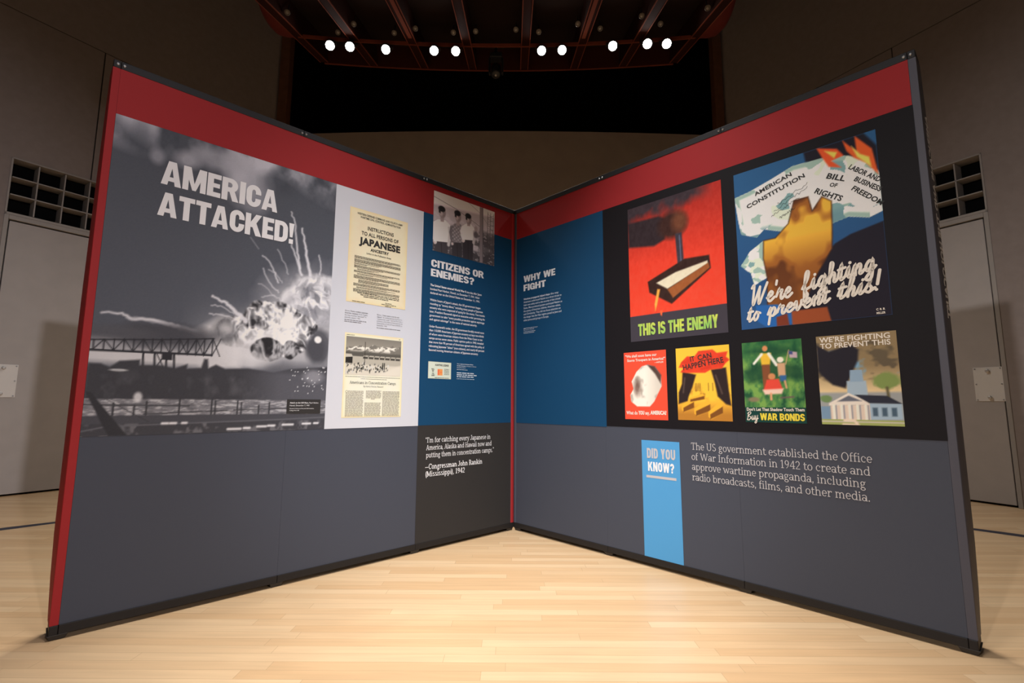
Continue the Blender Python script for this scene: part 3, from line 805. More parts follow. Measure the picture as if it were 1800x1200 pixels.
# ================= first wall (photo mural) =================
band(WL, 'header_band', -2.4648, -.0318, 2.192, ZT-.0005, M['red'], lab='red band along the top')
band(WL, 'white_field', -1.4515, -.848, .7755, 2.1915, M['white'], lab='pale grey printed field')
band(WL, 'blue_field', -.8475, -.036, .7775, 2.1915, M['blue'], lab='navy blue printed field')
band(WL, 'quote_field', -.8475, -.036, ZG+.0005, .777, M['dark'], lab='charcoal printed field with a quotation')

def paint_mural():
    c = Cv(1.016, 1.415, 250, 348, (80, 83, 91)); U, V = c.U, c.V
    c.mix(np.clip((V-.1)/.5, 0, 1)*.35, (92, 95, 106))
    # clouds along the top edge
    n1 = fbm(U, V, 5, 11, 5); n2 = fbm(U, V, 9, 31, 4)
    top = np.clip(1-V/(.075+.05*np.sin(U*7+1)+.13*np.exp(-((U-.50)/.10)**2)), 0, 1)
    c.mix(np.clip(top*1.6, 0, 1)*np.clip((n1-.34)*3.2, 0, 1), (196, 194, 202))
    st = np.clip(1-V/(.055+.30*U), 0, 1)*np.clip((.17-U)/.03, 0, 1)
    c.mix(st*(.55+.45*np.clip(fbm(U*1.0+V*.15, V*.12, 22, 7, 2)*2.2-.6, 0, 1)), (178, 177, 186))
    c.mix(np.clip(1-V/.16, 0, 1)*np.clip((fbm(U, V, 11, 500, 5)-.52)*5, 0, 1)*np.clip((U-.1)/.1, 0, 1)*.6, (60, 62, 70))
    c.ell(.16, .10, .028, .028, (150, 150, 158), .9, .8, .5, 4); c.ell(.275, .085, .05, .03, (165, 164, 172), .9, .9, .5, 5)
    c.ell(.52, .10, .09, .085, (190, 188, 196), 1.0, .75, .55, 9); c.ell(.42, .055, .12, .035, (170, 169, 177), .9, .7, .5, 19)
    c.ell(.58, .17, .05, .04, (150, 150, 158), 1.0, .6, .5, 21)
    # broad smoke behind the blast
    c.ell(.90, .53, .20, .13, (150, 150, 156), .8, .85, .5, 41); c.ell(.86, .62, .22, .14, (165, 164, 168), .7, .8, .4, 43)
    c.mix(np.clip((U-.30)/.3, 0, 1)*np.exp(-((V-.68)/.09)**2)*.8, (190, 188, 190))
    c.poly([(.36, .665), (.47, .60), (.56, .62), (.56, .78), (.40, .80), (.38, .70)], (196, 194, 196), 9)
    # upper billow with bright rim
    b2 = fbm(U, V, 16, 71, 4)
    for (x, y, rx, ry, k) in ((.95, .445, .085, .05, 0), (.87, .47, .085, .06, 1), (.80, .52, .075, .05, 2), (.95, .54, .09, .06, 3), (.86, .55, .09, .05, 4)):
        c.ell(x, y, rx, ry, (232, 230, 232), .35, .8, .4, 50+k, 10); c.ell(x+.008, y+.02, rx*.78, ry*.72, (140, 140, 147), .7, .75, .5, 60+k, 10)
    c.mix(np.exp(-(((U-.9)/.11)**2+((V-.48)/.07)**2))*np.clip((b2-.5)*6, 0, 1)*.8, (222, 220, 224))
    # the fireball: knotted dark and bright curls
    wx = (fbm(U, V, 10, 400, 3)-.5)*.10; wy = (fbm(U, V, 10, 410, 3)-.5)*.08
    bil = np.abs(2*fbm((U+wx)*1.0, (V+wy)*1.0, 20, 420, 3)-1)*2.6; bil2 = np.abs(2*fbm(U+wy, V+wx, 38, 430, 2)-1)*2.2
    ub = np.clip(1.15-np.hypot((U-.91)/.13, (V-.49)/.10), 0, 1)
    c.mix(ub*np.clip((bil-.55)*2.2, 0, 1)*.8, (112, 113, 120)); c.mix(ub*np.clip((.30-bil)*4, 0, 1)*.9, (240, 238, 241)); c.mix(ub*np.clip((bil2-.8)*2, 0, 1)*.5, (90, 91, 98))
    def knot(x, y, rx, ry, seed, lo=52, hi=238):
        r = np.hypot((U-x)/rx, (V-y)/ry)+.35*(fbm(U, V, 9, seed, 3)-.5)*2; al = np.clip((1-r)/.10, 0, 1)
        edge = np.clip(r, 0, 1)
        t = np.clip(bil*.75+bil2*.45-.30+.35*(edge-.55), 0, 1)
        g = lo+(hi-lo)*(1-t); c.a = c.a*(1-al[..., None])+al[..., None]*np.stack([g, g-1, g+2], -1)
    knot(.70, .585, .15, .062, 440); knot(.52, .650, .085, .062, 441, 60, 215); knot(.735, .64, .215, .095, 442); knot(.865, .615, .075, .06, 443); knot(.62, .655, .10, .06, 444)
    c.ell(.77, .60, .05, .035, (248, 246, 246), .8, .95, .4, 7); c.ell(.73, .66, .09, .03, (244, 242, 242), .9, .8, .5, 8)
    c.ell(.62, .72, .12, .045, (214, 212, 214), .9, .85, .5, 14)
    c.ell(.488, .655, .05, .04, (120, 120, 124), .6, .8, .5, 16, 14); c.ell(.495, .645, .03, .02, (190, 188, 190), .8, .8, .5, 17, 14)
    knot(.69, .715, .085, .048, 445, 44, 170); knot(.80, .70, .05, .04, 446, 48, 180)
    c.mix(np.clip((bil-.62)*4, 0, 1)*np.exp(-(((U-.735)/.18)**2+((V-.62)/.07)**2))*.0, (50, 50, 54))
    c.ell(.60, .755, .11, .022, (210, 208, 210), 1.0, .7, .5, 15); c.mix(np.clip((U-.62)/.1, 0, 1)*np.clip((V-.74)/.04, 0, 1)*np.clip((.80-V)/.03, 0, 1)*.8, (92, 92, 98))
    # dark smoke column
    c.ell(.95, .675, .065, .075, (86, 86, 92), .35, .97, .35, 240, 8); c.ell(.93, .70, .05, .05, (70, 70, 76), .6, .8, .4, 241)
    c.ell(.937, .655, .017, .012, (235, 233, 233), .5, 1, .3, 242)
    # rocket trails
    def trail(P, w, col=(222, 220, 224), al=.9, seed=0, w1=None):
        P = spline(P, 5); rg = np.random.RandomState(seed)
        P = [(p[0]+rg.normal(0, .0018), p[1]+rg.normal(0, .0018)) for p in P]
        c.line(P, w, col, 2.2, al, w1)
    trail([(.022, .634), (.09, .632), (.13, .643), (.19, .641), (.27, .650), (.33, .662), (.40, .675)], .007, seed=1, w1=.020)
    trail([(.11, .640), (.20, .643), (.30, .655), (.40, .674)], .010, (196, 195, 200), .6, 2, .024)
    trail([(.418, .539), (.455, .548), (.49, .561), (.53, .585), (.575, .612)], .008, seed=3, w1=.022)
    trail([(.42, .57), (.47, .572), (.52, .59)], .003, seed=4); trail([(.415, .60), (.47, .60), (.54, .607)], .004, seed=5)
    trail([(.758, .168), (.78, .22), (.80, .315), (.812, .36), (.828, .41)], .005, seed=6, w1=.014)
    trail([(.766, .299), (.79, .335), (.815, .385)], .006, seed=7, w1=.010)
    trail([(.820, .222), (.835, .27), (.846, .31), (.86, .36), (.878, .405)], .008, seed=8, w1=.018)
    trail([(.918, .318), (.93, .35), (.927, .395)], .006, seed=9)
    trail([(.628, .362), (.67, .385), (.70, .43), (.715, .455)], .005, seed=10, w1=.007)
    trail([(.565, .305), (.61, .345)], .0025, al=.5, seed=11); trail([(.70, .33), (.735, .37), (.76, .415)], .004, seed=12, al=.7)
    trail([(.665, .41), (.70, .425), (.735, .45)], .004, seed=13, al=.7); trail([(.635, .41), (.68, .465), (.72, .49)], .005, seed=14, al=.8)
    trail([(.62, .47), (.66, .48), (.70, .51)], .003, seed=15, al=.6); trail([(.64, .52), (.69, .505), (.74, .52)], .004, seed=16, al=.7)
    # light sky low at the side, dark pall over the gantry
    c.mix(np.clip((.46-U)/.06, 0, 1)*np.clip((V-.725)/.02, 0, 1)*np.clip((.80-V)/.03, 0, 1)*.95, (202, 200, 202))
    c.mix(np.clip((.44-U)/.03, 0, 1)*np.clip((V-.695)/.01, 0, 1)*np.clip((.745-V)/.01, 0, 1)*.8, (160, 159, 163))
    c.ell(.27, .685, .17, .04, (70, 70, 76), .6, .9, .35, 250, 7); c.ell(.06, .69, .16, .026, (84, 84, 90), .7, .8, .3, 251)
    # gantry truss on legs
    dk = (48, 48, 53)
    c.line([(0, .716), (.25, .700), (.443, .684)], .006, dk); c.line([(0, .746), (.436, .741)], .010, dk)
    for i in range(14):
        x = .010+i*.033; yt = .715-.031*(x/.44)
        c.line([(x, yt), (x, .744)], .005, dk); c.line([(x, yt) if i % 2 else (x, .744), (x+.033, .744) if i % 2 else (x+.033, yt-.002)], .004, dk)
        if i > 8: c.line([(x, .744), (x+.033, yt)], .004, dk)
    for x in (.178, .219, .262, .291): c.line([(x, .744), (x+.004, .80)], .008, dk)
    c.line([(.219, .80), (.262, .744)], .004, dk); c.line([(.262, .80), (.225, .744)], .004, dk); c.poly([(.245, .745), (.285, .745), (.285, .765), (.245, .765)], dk)
    # ships and shore
    sh = [(0, .785), (.04, .785), (.07, .795), (.10, .775), (.17, .768), (.17, .785), (.24, .783), (.30, .79), (.345, .775), (.345, .79), (.40, .785), (.41, .755), (.425, .755), (.43, .785), (.46, .772), (.50, .785), (.60, .78), (.72, .79), (.80, .775), (1, .76), (1, .90), (0, .90)]
    c.poly(sh, (62, 62, 67), 2.5); c.mix(np.clip((V-.77)/.03, 0, 1)*np.clip((.893-V)/.004, 0, 1)*np.clip((U-.55)/.2, 0, 1)*.9, (88, 88, 95))
    c.mix(np.clip((V-.79)/.03, 0, 1)*np.clip((.893-V)/.004, 0, 1)*np.clip((fbm(U, V, 14, 300)-.55)*4, 0, 1)*.35, (120, 119, 124))
    c.ell(.93, .80, .045, .022, (150, 149, 155), .9, .7, .6, 301); c.ell(.10, .803, .03, .004, (200, 200, 200), .6, .8)
    rg = np.random.RandomState(9)
    for i in range(40):
        x, y = .80+rg.rand()*.19, .76+rg.rand()*.11
        c.ell(x, y, .003, .002, (225, 224, 226), .8, .9)
    # water with ripples
    wv = fbm(U*1.0, np.clip(V*5 % 1, 0, 1), 40, 310, 3)
    wm = np.clip((V-.889)/.003, 0, 1)*np.clip((.955-V)/.004, 0, 1)
    c.mix(wm, (122, 121, 126)); c.mix(wm*np.clip((wv-.5)*5, 0, 1)*.8, (186, 185, 188)); c.mix(wm*np.clip((.44-wv)*5, 0, 1)*.6, (84, 84, 90))
    c.ell(.175, .884, .014, .014, (205, 204, 206), .8, .9, .5, 312)
    # railing and quay
    for x, y0 in ((.095, .903), (.165, .910), (.208, .898), (.328, .889), (.455, .89), (.47, .895), (.565, .895), (.582, .90), (.66, .91), (.71, .90)):
        c.line([(x, y0), (x, .95)], .007, (58, 58, 62))
    c.line([(0, .908), (.365, .911)], .006, (66, 66, 70)); c.line([(.2, .936), (.52, .927)], .005, (62, 62, 66)); c.line([(.55, .925), (1, .918)], .005, (66, 66, 70))
    c.mix(np.clip((V-.938)/.004, 0, 1)*np.clip((.966-V)/.006, 0, 1), (74, 74, 80))
    q = fbm(U, V, 30, 320, 3); c.mix(np.clip((V-.960)/.006, 0, 1), (66, 66, 71)); c.mix(np.clip((V-.962)/.006, 0, 1)*np.clip((q-.55)*6, 0, 1)*.7, (120, 119, 124))
    c.line([(0, .985), (.08, .972), (.30, .968), (.7, .962), (1, .955)], .006, (96, 96, 102))
    for x0, x1, y in ((.27, .29, .966), (.30, .32, .966), (.345, .36, .966), (.53, .585, .990), (.60, .625, .988), (.66, .70, .984), (.71, .74, .982), (.78, .83, .980), (.88, .92, .978), (.94, .96, .977)):
        c.line([(x0, y), (x1, y)], .010, (228, 226, 228), 2, .95)
    c.poly([(0, .868), (.02, .872), (.14, .99), (.155, 1), (.09, 1), (.07, .975)], (54, 54, 58), 1.5); c.line([(0, .86), (.22, .96)], .0025, (60, 60, 64))
    g = rg.normal(0, 1.0, U.shape); c.a += g[..., None]
    c.a *= np.array([.98, .995, 1.015])
    return c
mural = paint_mural().build('photo_mural', WL, -2.4645, 2.1915, LZ1, .82)
mural['label'] = 'black and white photo mural of a harbour explosion'
t = TX(); t.put(goth('AMERICA'), -2.281, 1.925, .117, -1.768); t.put(goth('ATTACKED!'), -2.283, 1.773, .114, -1.675)
t.build('heading', M['wtext'], mural, LZ2-LZ1)
q = MB(); q.box(-1.658, -1.479, -.0003, .0003, .861, .9365); cp = obj('caption_plate', q, M['dark'], mural); cp.location.y = LZ2-LZ1
t = TX(); t.put(sans('Attack on the USS Shaw,', .02), -1.643, .9145, .0075, -1.545); t.put(sans('Pearl Harbor,'), -1.541, .9145, .0075, -1.490)
t.put(sans('Hawaii, December 7, 1941'), -1.643, .9005, .0075, -1.540)
t.put(sans('National Archives and Records Administration,'), -1.643, .8855, .0052, -1.514); t.put(sans('College Park, MD'), -1.643, .8755, .0052, -1.593)
t.build('caption', M['wtext'], mural, LZ2-LZ1-.001)

# instruction notice
def paper(w, h, nx, ny, bg, seed):
    c = Cv(w, h, nx, ny, bg); e = np.minimum(np.minimum(c.U, 1-c.U)*w, np.minimum(c.V, 1-c.V)*h)
    c.mix(np.exp(-e/.012)*.6, (236, 200, 140)); c.a += ((fbm(c.U, c.V, 6, seed)-.5)*14)[..., None]
    return c
nt_ = paper(.394, .575, 56, 82, (236, 217, 188), 3).build('notice_poster', WL, -1.362, 2.0815, LZ2, .82)
nt_['label'] = 'cream notice sheet with black instructions'
t = TX(); cxn = -1.165
t.put(sans('WESTERN DEFENSE COMMAND AND FOURTH ARMY', .02), -1.316, 2.046, .0125, -1.005)
t.put(sans('WARTIME CIVIL CONTROL ADMINISTRATION', .02), -1.296, 2.027, .0125, -1.022)
t.put(sans('INSTRUCTIONS', .025), -1.246, 1.962, .023, -1.068); t.put(sans('TO ALL PERSONS OF', .025), -1.284, 1.925, .023, -1.032)
t.put(sans('JAPANESE', .05), -1.298, 1.865, .045, -1.018); t.put(sans('ANCESTRY', .04), -1.222, 1.834, .019, -1.097)
t.put(sans('Living in the Following Area:', .02), -1.246, 1.812, .0105, -1.080)
z = 1.788
for blk, n, ind in ((0, 5, 0), (1, 4, .012), (2, 4, 0), (3, 6, .02), (4, 3, 0)):
    pass
spec_rows = [(4, 0, .31, .006), (5, .0, .31, .008), (2, .0, .16, .008), (4, 0, .31, .008), (2, .02, .14, .009), (3, 0, .31, .008), (2, .02, .20, .009), (5, 0, .31, .008), (5, .03, .20, .0085), (4, .0, .31, .008), (2, .02, .26, .009), (5, 0, .31, .008)]
for n, ind, ln, h in spec_rows:
    for k in range(n):
        e = -1.322+ind+ln*(1 if k < n-1 else rng.uniform(.5, .9)); t.fine(-1.322+ind, min(e, -1.006), z, .0034, rng); z -= .0043
    z -= .0033
z = 1.565
for k in range(3): t.fine(-1.295+.02*k, -1.015 if k < 2 else -1.09, z, .0065, rng); z -= .0095
t.fine(-1.325, -1.24, 1.512, .005, rng); t.fine(-1.11, -1.065, 1.527, .005, rng); t.fine(-1.135, -1.035, 1.518, .005, rng); t.fine(-1.11, -1.07, 1.509, .005, rng)
t.build('lettering', M['ink'], nt_, -.0008)

# captions on the pale field
t = TX(); x = -1.366
t.put(sans('Above:'), x, 1.4475, .0078, -1.336); t.put(sans('Poster notifying Japanese', .02), -1.331, 1.4475, .0078, -1.222)
t.put(sans('American residents', .02), x, 1.4345, .0078, -1.284); t.put(sans('of Los Angeles'), -1.280, 1.4345, .0078, -1.223)
t.put(sans('that they would be \u201cevacuated\u201d to'), x, 1.4215, .0078, -1.231); t.put(sans('assembly centers, 1942'), x, 1.4085, .0078, -1.270)
t.fine(x, -1.226, 1.396, .0055, rng); t.fine(x, -1.262, 1.386, .0055, rng)
x = -1.161
t.put(sans('Below:'), x, 1.4475, .0078, -1.132); t.put(sans('\u201cColor seems to be the only', .02), -1.127, 1.4475, .0078, -1.008)
t.put(sans('reason\u201d', .02), x, 1.4345, .0078, -1.126); t.put(sans('for sending Japanese Americans to'), -1.121, 1.4345, .0078, -.988)
t.put(sans('\u201cconcentration camps,\u201d reported The Crisis, a'), x, 1.4215, .0078, -.984); t.put(sans('publication of the National Association for the'), x, 1.4085, .0078, -.984)
t.put(sans('Advancement of Colored People (NAACP), in'), x, 1.3955, .0078, -.987); t.put(sans('September 1942'), x, 1.3825, .0078, -1.092)
t.fine(x, -.998, 1.369, .0055, rng)
t.build('caption', M['inkgrey'], WL, LZ2)

# magazine page with a landscape photo
mg = paper(.383, .489, 54, 70, (238, 228, 208), 8).build('magazine_page', WL, -1.358, 1.3235, LZ2, .82)
mg['label'] = 'cream magazine page with a mountain photograph'
def paint_camp():
    c = Cv(.361, .222, 130, 82, (150, 146, 136)); U, V = c.U, c.V
    c.mix(np.clip((.3-V)/.3, 0, 1)*.6, (112, 109, 103))
    ridge = .22+.34*(fbm(U, V*0+.31, 6, 5, 4)-.5)
    c.mix(np.clip((V-ridge)/.015, 0, 1), (120, 117, 110))
    n = fbm(U+.3*V, V, 12, 15, 4); c.mix(np.clip((V-ridge)/.015, 0, 1)*np.clip((.42-V)/.10, 0, 1)*np.clip((n-.45)*9, 0, 1), (228, 224, 214))
    c.mix(np.clip((V-.36)/.06, 0, 1), (88, 86, 81)); c.mix(np.clip((V-.50)/.02, 0, 1), (176, 172, 160)); c.mix(np.clip((V-.7)/.05, 0, 1), (206, 201, 188))
    rg = np.random.RandomState(3)
    for i in range(7):
        x = .30+i*.10; c.poly([(x, .51), (x+.085, .51), (x+.085, .565), (x, .565)], (70, 68, 64)); c.poly([(x, .51), (x+.015, .475), (x+.10, .475), (x+.085, .51)], (176, 172, 161))
    c.poly([(0, .48), (.10, .48), (.12, .52), (.12, .70), (0, .70)], (44, 43, 41)); c.poly([(0, .46), (.10, .46), (.125, .53), (0, .55)], (190, 186, 175))
    for i in range(90):
        x, y = rg.rand()*.75, .66+rg.rand()*.27; g = rg.choice([50, 70, 110, 200]); w = .01+.02*rg.rand()
        c.poly([(x, y), (x+w, y-.01), (x+w, y+.05*rg.rand()+.02), (x, y+.04)], (g, g, g-4), 1.2)
    for x in (.66, .69): c.line([(x, .66), (x, .82)], .006, (40, 40, 38))
    c.line([(.33, .12), (.33, .72)], .003, (50, 48, 45))
    c.poly([(.62, .92), (1, .70), (1, 1), (.55, 1)], (214, 209, 196), 6)
    return c
ph = paint_camp().build('photograph', mg, -1.349, 1.303, -.0006, .82)
ph['label'] = 'black and white photo of barracks under snowy mountains'
t = TX(); t.put(slab('Americans in Concentration Camps', .11, .05), -1.318, 1.029, .0165, -1.017); t.put(slab('By Harry Paxton Howard', .10, .05), -1.231, 1.011, .0085, -1.103)
t.fine(-1.348, -1.30, 1.3105, .004, rng); t.fine(-1.005, -.992, 1.3105, .004, rng); t.fine(-1.345, -.99, 1.069, .003, rng); t.fine(-1.25, -1.08, 1.058, .003, rng)
t.build('title', M['ink'], mg, -.0008)
t = TX()
for k in range(22):
    z = .985-k*.0068
    t.fine(-1.338 if k > 1 else -1.324, -1.229, z, .0046, rng); t.fine(-1.105, -.99, z, .0046, rng)
    if k < 8: t.fine(-1.213 if k < 7 else -1.18, -1.115 if k < 7 else -1.15, z+.003, .0046, rng)
    elif k > 9: t.fine(-1.220, -1.115, z, .0046, rng)
t.put(sans('O'), -1.340, .976, .014)
t.build('column_text', M['inkbrown'], mg, -.0008)

# photograph of three standing figures
def paint_figures():
    c = Cv(.555, .424, 185, 142, (178, 172, 178)); U, V = c.U, c.V
    c.mix(np.clip((V-(.18-.12*(U-.1)))/.06, 0, 1)*.8, (126, 121, 126)); c.mix(np.clip((fbm(U, V, 9, 77)-.5)*5, 0, 1)*np.clip((V-.2)/.1, 0, 1)*.5, (164, 158, 164))
    c.mix(np.clip((V-.50)/.05, 0, 1)*np.clip((fbm(U, V, 12, 78)-.35)*5, 0, 1)*.9, (62, 60, 63)); c.mix(np.clip((U-.70)/.05, 0, 1)*np.clip((V-.40)/.06, 0, 1)*.8, (58, 56, 60))
    c.mix(np.clip((V-.80)/.06, 0, 1)*.8, (50, 48, 52)); c.mix(np.clip((fbm(U, V, 34, 79, 2)-.60)*8, 0, 1)*np.clip((V-.4)/.1, 0, 1)*.5, (150, 146, 150))
    c.line([(0, .10), (.35, .19), (.75, .36)], .003, (60, 58, 62)); c.line([(.55, .0), (.75, .12), (1, .42)], .002, (70, 68, 72))
    for x0 in (.88, .93, .985): c.line([(x0, .05), (x0-.012, .62)], .004, (58, 56, 60))
    for k in range(6): c.line([(.88, .08+k*.09), (.985, .14+k*.07)], .002, (70, 68, 72)); c.line([(.985, .08+k*.09), (.88, .15+k*.08)], .002, (70, 68, 72))
    def fig(cx, hy, hw, sw, sh, wy, top, leg, tilt=0.0):
        c.poly([(cx-sw*.42, wy), (cx+sw*.42, wy-.04), (cx+sw*.40, 1), (cx-sw*.38, 1)], leg, 1.5)
        c.line([(cx, wy+.03), (cx+.01, 1)], .004, (30, 29, 31))
        c.poly([(cx-sw*.5, sh+.03), (cx-sw*.22, sh-.035), (cx+sw*.22, sh-.055), (cx+sw*.5, sh), (cx+sw*.56, wy-.06), (cx+sw*.44, wy-.02), (cx-sw*.42, wy+.02), (cx-sw*.56, wy-.03)], top, 1.5)
        c.line([(cx-sw*.44, sh+.05), (cx-sw*.52, (sh+wy)/2), (cx-sw*.36, wy+.03)], .026, tuple(v*.86 for v in top), 3); c.line([(cx+sw*.45, sh+.05), (cx+sw*.5, (sh+wy)/2), (cx+sw*.44, wy+.02)], .024, tuple(v*.7 for v in top), 3)
        c.ell(cx-sw*.38, wy+.045, .018, .024, (150, 140, 140), .5); c.poly([(cx-.018, hy+.05), (cx+.03, hy+.05), (cx+.034, sh-.02), (cx-.02, sh-.01)], (118, 108, 110), 2)
        c.ell(cx+.006, hy, hw, hw*1.75, (104, 95, 97), .2); c.ell(cx-.012, hy-.004, hw*.55, hw*1.2, (136, 126, 128), .8); c.ell(cx-.002, hy-.062, hw*1.02, hw*.95, (26, 25, 27), .3); c.poly([(cx-hw, hy-.07), (cx-hw*.5, hy-.09), (cx-hw*.35, hy+.02), (cx-hw*.9, hy+.01)], (30, 29, 31), 2)
        c.ell(cx+.018, hy-.008, .007, .008, (66, 60, 62), .8); c.ell(cx+.024, hy+.045, .011, .005, (90, 78, 80), .8)
    fig(.125, .33, .052, .25, .50, .82, (206, 202, 204), (50, 48, 52)); fig(.37, .315, .050, .20, .48, .76, (92, 88, 92), (44, 42, 46)); fig(.545, .30, .048, .21, .43, .66, (204, 198, 200), (40, 38, 42))
    g = fbm(U, V, 22, 90, 2); m1 = np.clip((.10-np.abs(U-.37))/.02, 0, 1)*np.clip((V-.46)/.03, 0, 1)*np.clip((.76-V)/.03, 0, 1)
    c.mix(m1*np.clip(np.sin(V*95)*np.sin(U*110)*2, 0, 1)*.5, (150, 146, 150))
    c.ell(.675, .43, .03, .055, (120, 112, 115), .4); c.ell(.675, .53, .04, .06, (70, 66, 70), .6)
    c.poly([(.735, 0), (.79, .0), (.80, 1), (.745, 1)], (98, 92, 96), 1.5); c.line([(.79, 0), (.80, 1)], .006, (60, 56, 60))
    return c
fp = paint_figures().build('photograph', WL, -.771, 2.3665, LZ2, .40)
fp['label'] = 'black and white photo of three standing figures by a post'
t = TX(); t.put(goth('CITIZENS OR'), -.779, 1.829, .0515, -.316); t.put(goth('ENEMIES?'), -.780, 1.764, .0515, -.407)
t.build('heading', M['wtext'], WL, LZ2)
t = TX()
P1 = ['bombed Pearl Harbor, Hawaii, on December 7, 1941. Hitler', 'declared war on the United States on December 11, 1941.']
P2 = ['Within hours of Japan\u2019s attack, the US government began', 'rounding up \u201cenemy aliens,\u201d including many people of Japanese', 'ancestry who were suspected of spying for the enemy. Two months',
      'later, President Roosevelt signed an executive order permitting the', 'government to take \u201cevery possible protection against espionage', 'and against sabotage\u201d in the name of national security.']
P3 = ['Under Roosevelt\u2019s order, the US government forcibly moved more', 'than 110,000 Americans of Japanese ancestry\u2013at least two-thirds', 'of whom were American citizens\u2013from the West Coast to ten',
      'camps across seven states. Public opinion polls in 1942 revealed', 'that more than 90 percent of Americans agreed with the policy of', 'relocating Japanese \u201caliens\u201d (non-citizens), and nearly 60 percent', 'favored moving American citizens of Japanese ancestry.']
W1 = [-.353, -.350]; W2 = [-.345, -.322, -.302, -.302, -.306, -.375]; W3 = [-.308, -.311, -.322, -.312, -.304, -.304, -.360]
t.put(sans('The United States entered World War II', .035), -.7815, 1.6955, .0150, -.480); t.put(sans('one day after Japan', .012), -.474, 1.6955, .0150, -.335)
for s, z, e in zip(P1, (1.669, 1.6425), W1): t.put(sans(s, .012), -.7815, z, .0150, e)
for k, s in enumerate(P2): t.put(sans(s, .012), -.7815, 1.595-k*.0262, .0150, W2[k])
for k, s in enumerate(P3): t.put(sans(s, .012), -.7815, 1.417-k*.0262, .0150, W3[k])
t.build('body_text', M['wtext'], WL, LZ2)
# printed licence card
def paint_card():
    c = Cv(.185, .111, 62, 38, (196, 206, 188)); c.poly([(.03, .12), (.10, .04), (.9, .04), (.97, .12), (.97, .88), (.9, .96), (.1, .96), (.03, .88)], (204, 214, 200), 3)
    c.poly([(.40, .42), (.62, .42), (.62, .80), (.40, .80)], (240, 148, 84)); c.poly([(.42, .46), (.47, .46), (.47, .78), (.42, .78)], (222, 96, 72), 1.5); c.ell(.55, .62, .025, .05, (226, 110, 76), .6)
    return c
cd = paint_card().build('licence_card', WL, -.782, 1.1905, LZ2, .82); cd['label'] = 'pale green card with an orange stamp'
t = TX(); t.put(sans('HUNTING LICENSE', .03), -.728, 1.164, .0125, -.618)
for k in range(5): t.fine(-.757+.002*k, -.733-.002*k, 1.143-k*.0055, .004, rng); t.fine(-.655, -.614, 1.143-k*.0085, .004, rng)
t.put(sans('NO', .04), -.751, 1.108, .007); t.put(sans('LIMIT', .04), -.757, 1.097, .007, -.729); t.fine(-.73, -.61, 1.0845, .0045, rng)
t.build('lettering', M['ink'], cd, -.0008)
t = TX()
t.put(sans('Above:'), -.548, 1.1845, .0072, -.523); t.put(sans('Japanese American children', .025), -.519, 1.1845, .0072, -.405)
t.put(sans('forcibly relocated', .025), -.548, 1.1715, .0072, -.473); t.put(sans('to Manzanar in California'), -.469, 1.1715, .0072, -.378)
t.put(sans('during World War II'), -.548, 1.1585, .0072, -.473); t.fine(-.548, -.455, 1.147, .0045, rng)
for k, e in enumerate((-.383, -.372, -.40)): t.fine(-.548, e, 1.1225-k*.013, .0105, rng)
t.fine(-.548, -.392, 1.0835, .0045, rng)
t.build('caption', M['btext'], WL, LZ2)
t = TX()
t.put(slab('\u201cI\u2019m for catching every Japanese in'.replace('\u2019', "'"), .095, .06), -.788, .667, .033, -.238)
t.put(slab('America, Alaska and Hawaii now and', .095, .06), -.782, .620, .033, -.226)
t.put(slab('putting them in concentration camps.\u201d', .095, .06), -.781, .5725, .033, -.203)
t.put(slab('\u2014Congressman John Rankin', .125, .075), -.787, .499, .034, -.312); t.put(slab('(Mississippi), 1942', .125, .075), -.781, .4535, .034, -.466)
t.build('quotation', M['wtext'], WL, LZ2)

# ================= second wall (posters) =================
band(WR, 'header_band', .0259, 2.4585, 2.195, ZT-.0005, M['red'], lab='red band along the top')
band(WR, 'blue_field', .0259, .845, .7755, 2.1945, M['blue'], lab='navy blue printed field')
band(WR, 'black_field', .8455, 2.4605, .781, 2.1945, M['blackfab'], lab='black printed field behind the posters')
t = TX(); t.put(goth('WHY WE'), .104, 1.835, .050, .426); t.put(goth('FIGHT'), .104, 1.767, .050, .333); t.build('heading', M['wtext'], WR, LZ2)
t = TX()
B = ['Americans understood Nazism as a direct threat to', 'their own safety and to the security of the United', 'States. Mass-produced posters portrayed Nazism as', 'the enemy of American children, American values,',
     'and Christianity. They did not focus attention on', 'the danger that the Nazi regime posed to Jews and', 'other persecuted groups in Europe.']
BW = [.482, .470, .488, .472, .473, .480, .360]
t.put(sans('Wartime propaganda helped shape', .035), .104, 1.6975, .0145, .372); t.put(sans('the way', .012), .379, 1.6975, .0145, .455)
for k, s in enumerate(B): t.put(sans(s, .012), .104, 1.6745-k*.0232, .0145, BW[k])
t.build('body_text', M['btext'], WR, LZ2)
t = TX(); t.fine(.104, .128, 1.4765, .008, rng); t.put(sans('Wartime posters', .025), .132, 1.4765, .0075, .200); t.put(sans('depicting the'), .204, 1.4765, .0075, .250)
t.put(sans('Nazi threat, ca. 1942\u20131943'), .104, 1.464, .0075, .212); t.fine(.104, .232, 1.452, .005, rng); t.fine(.104, .215, 1.4415, .005, rng)
t.build('caption', M['btext'], WR, LZ2)

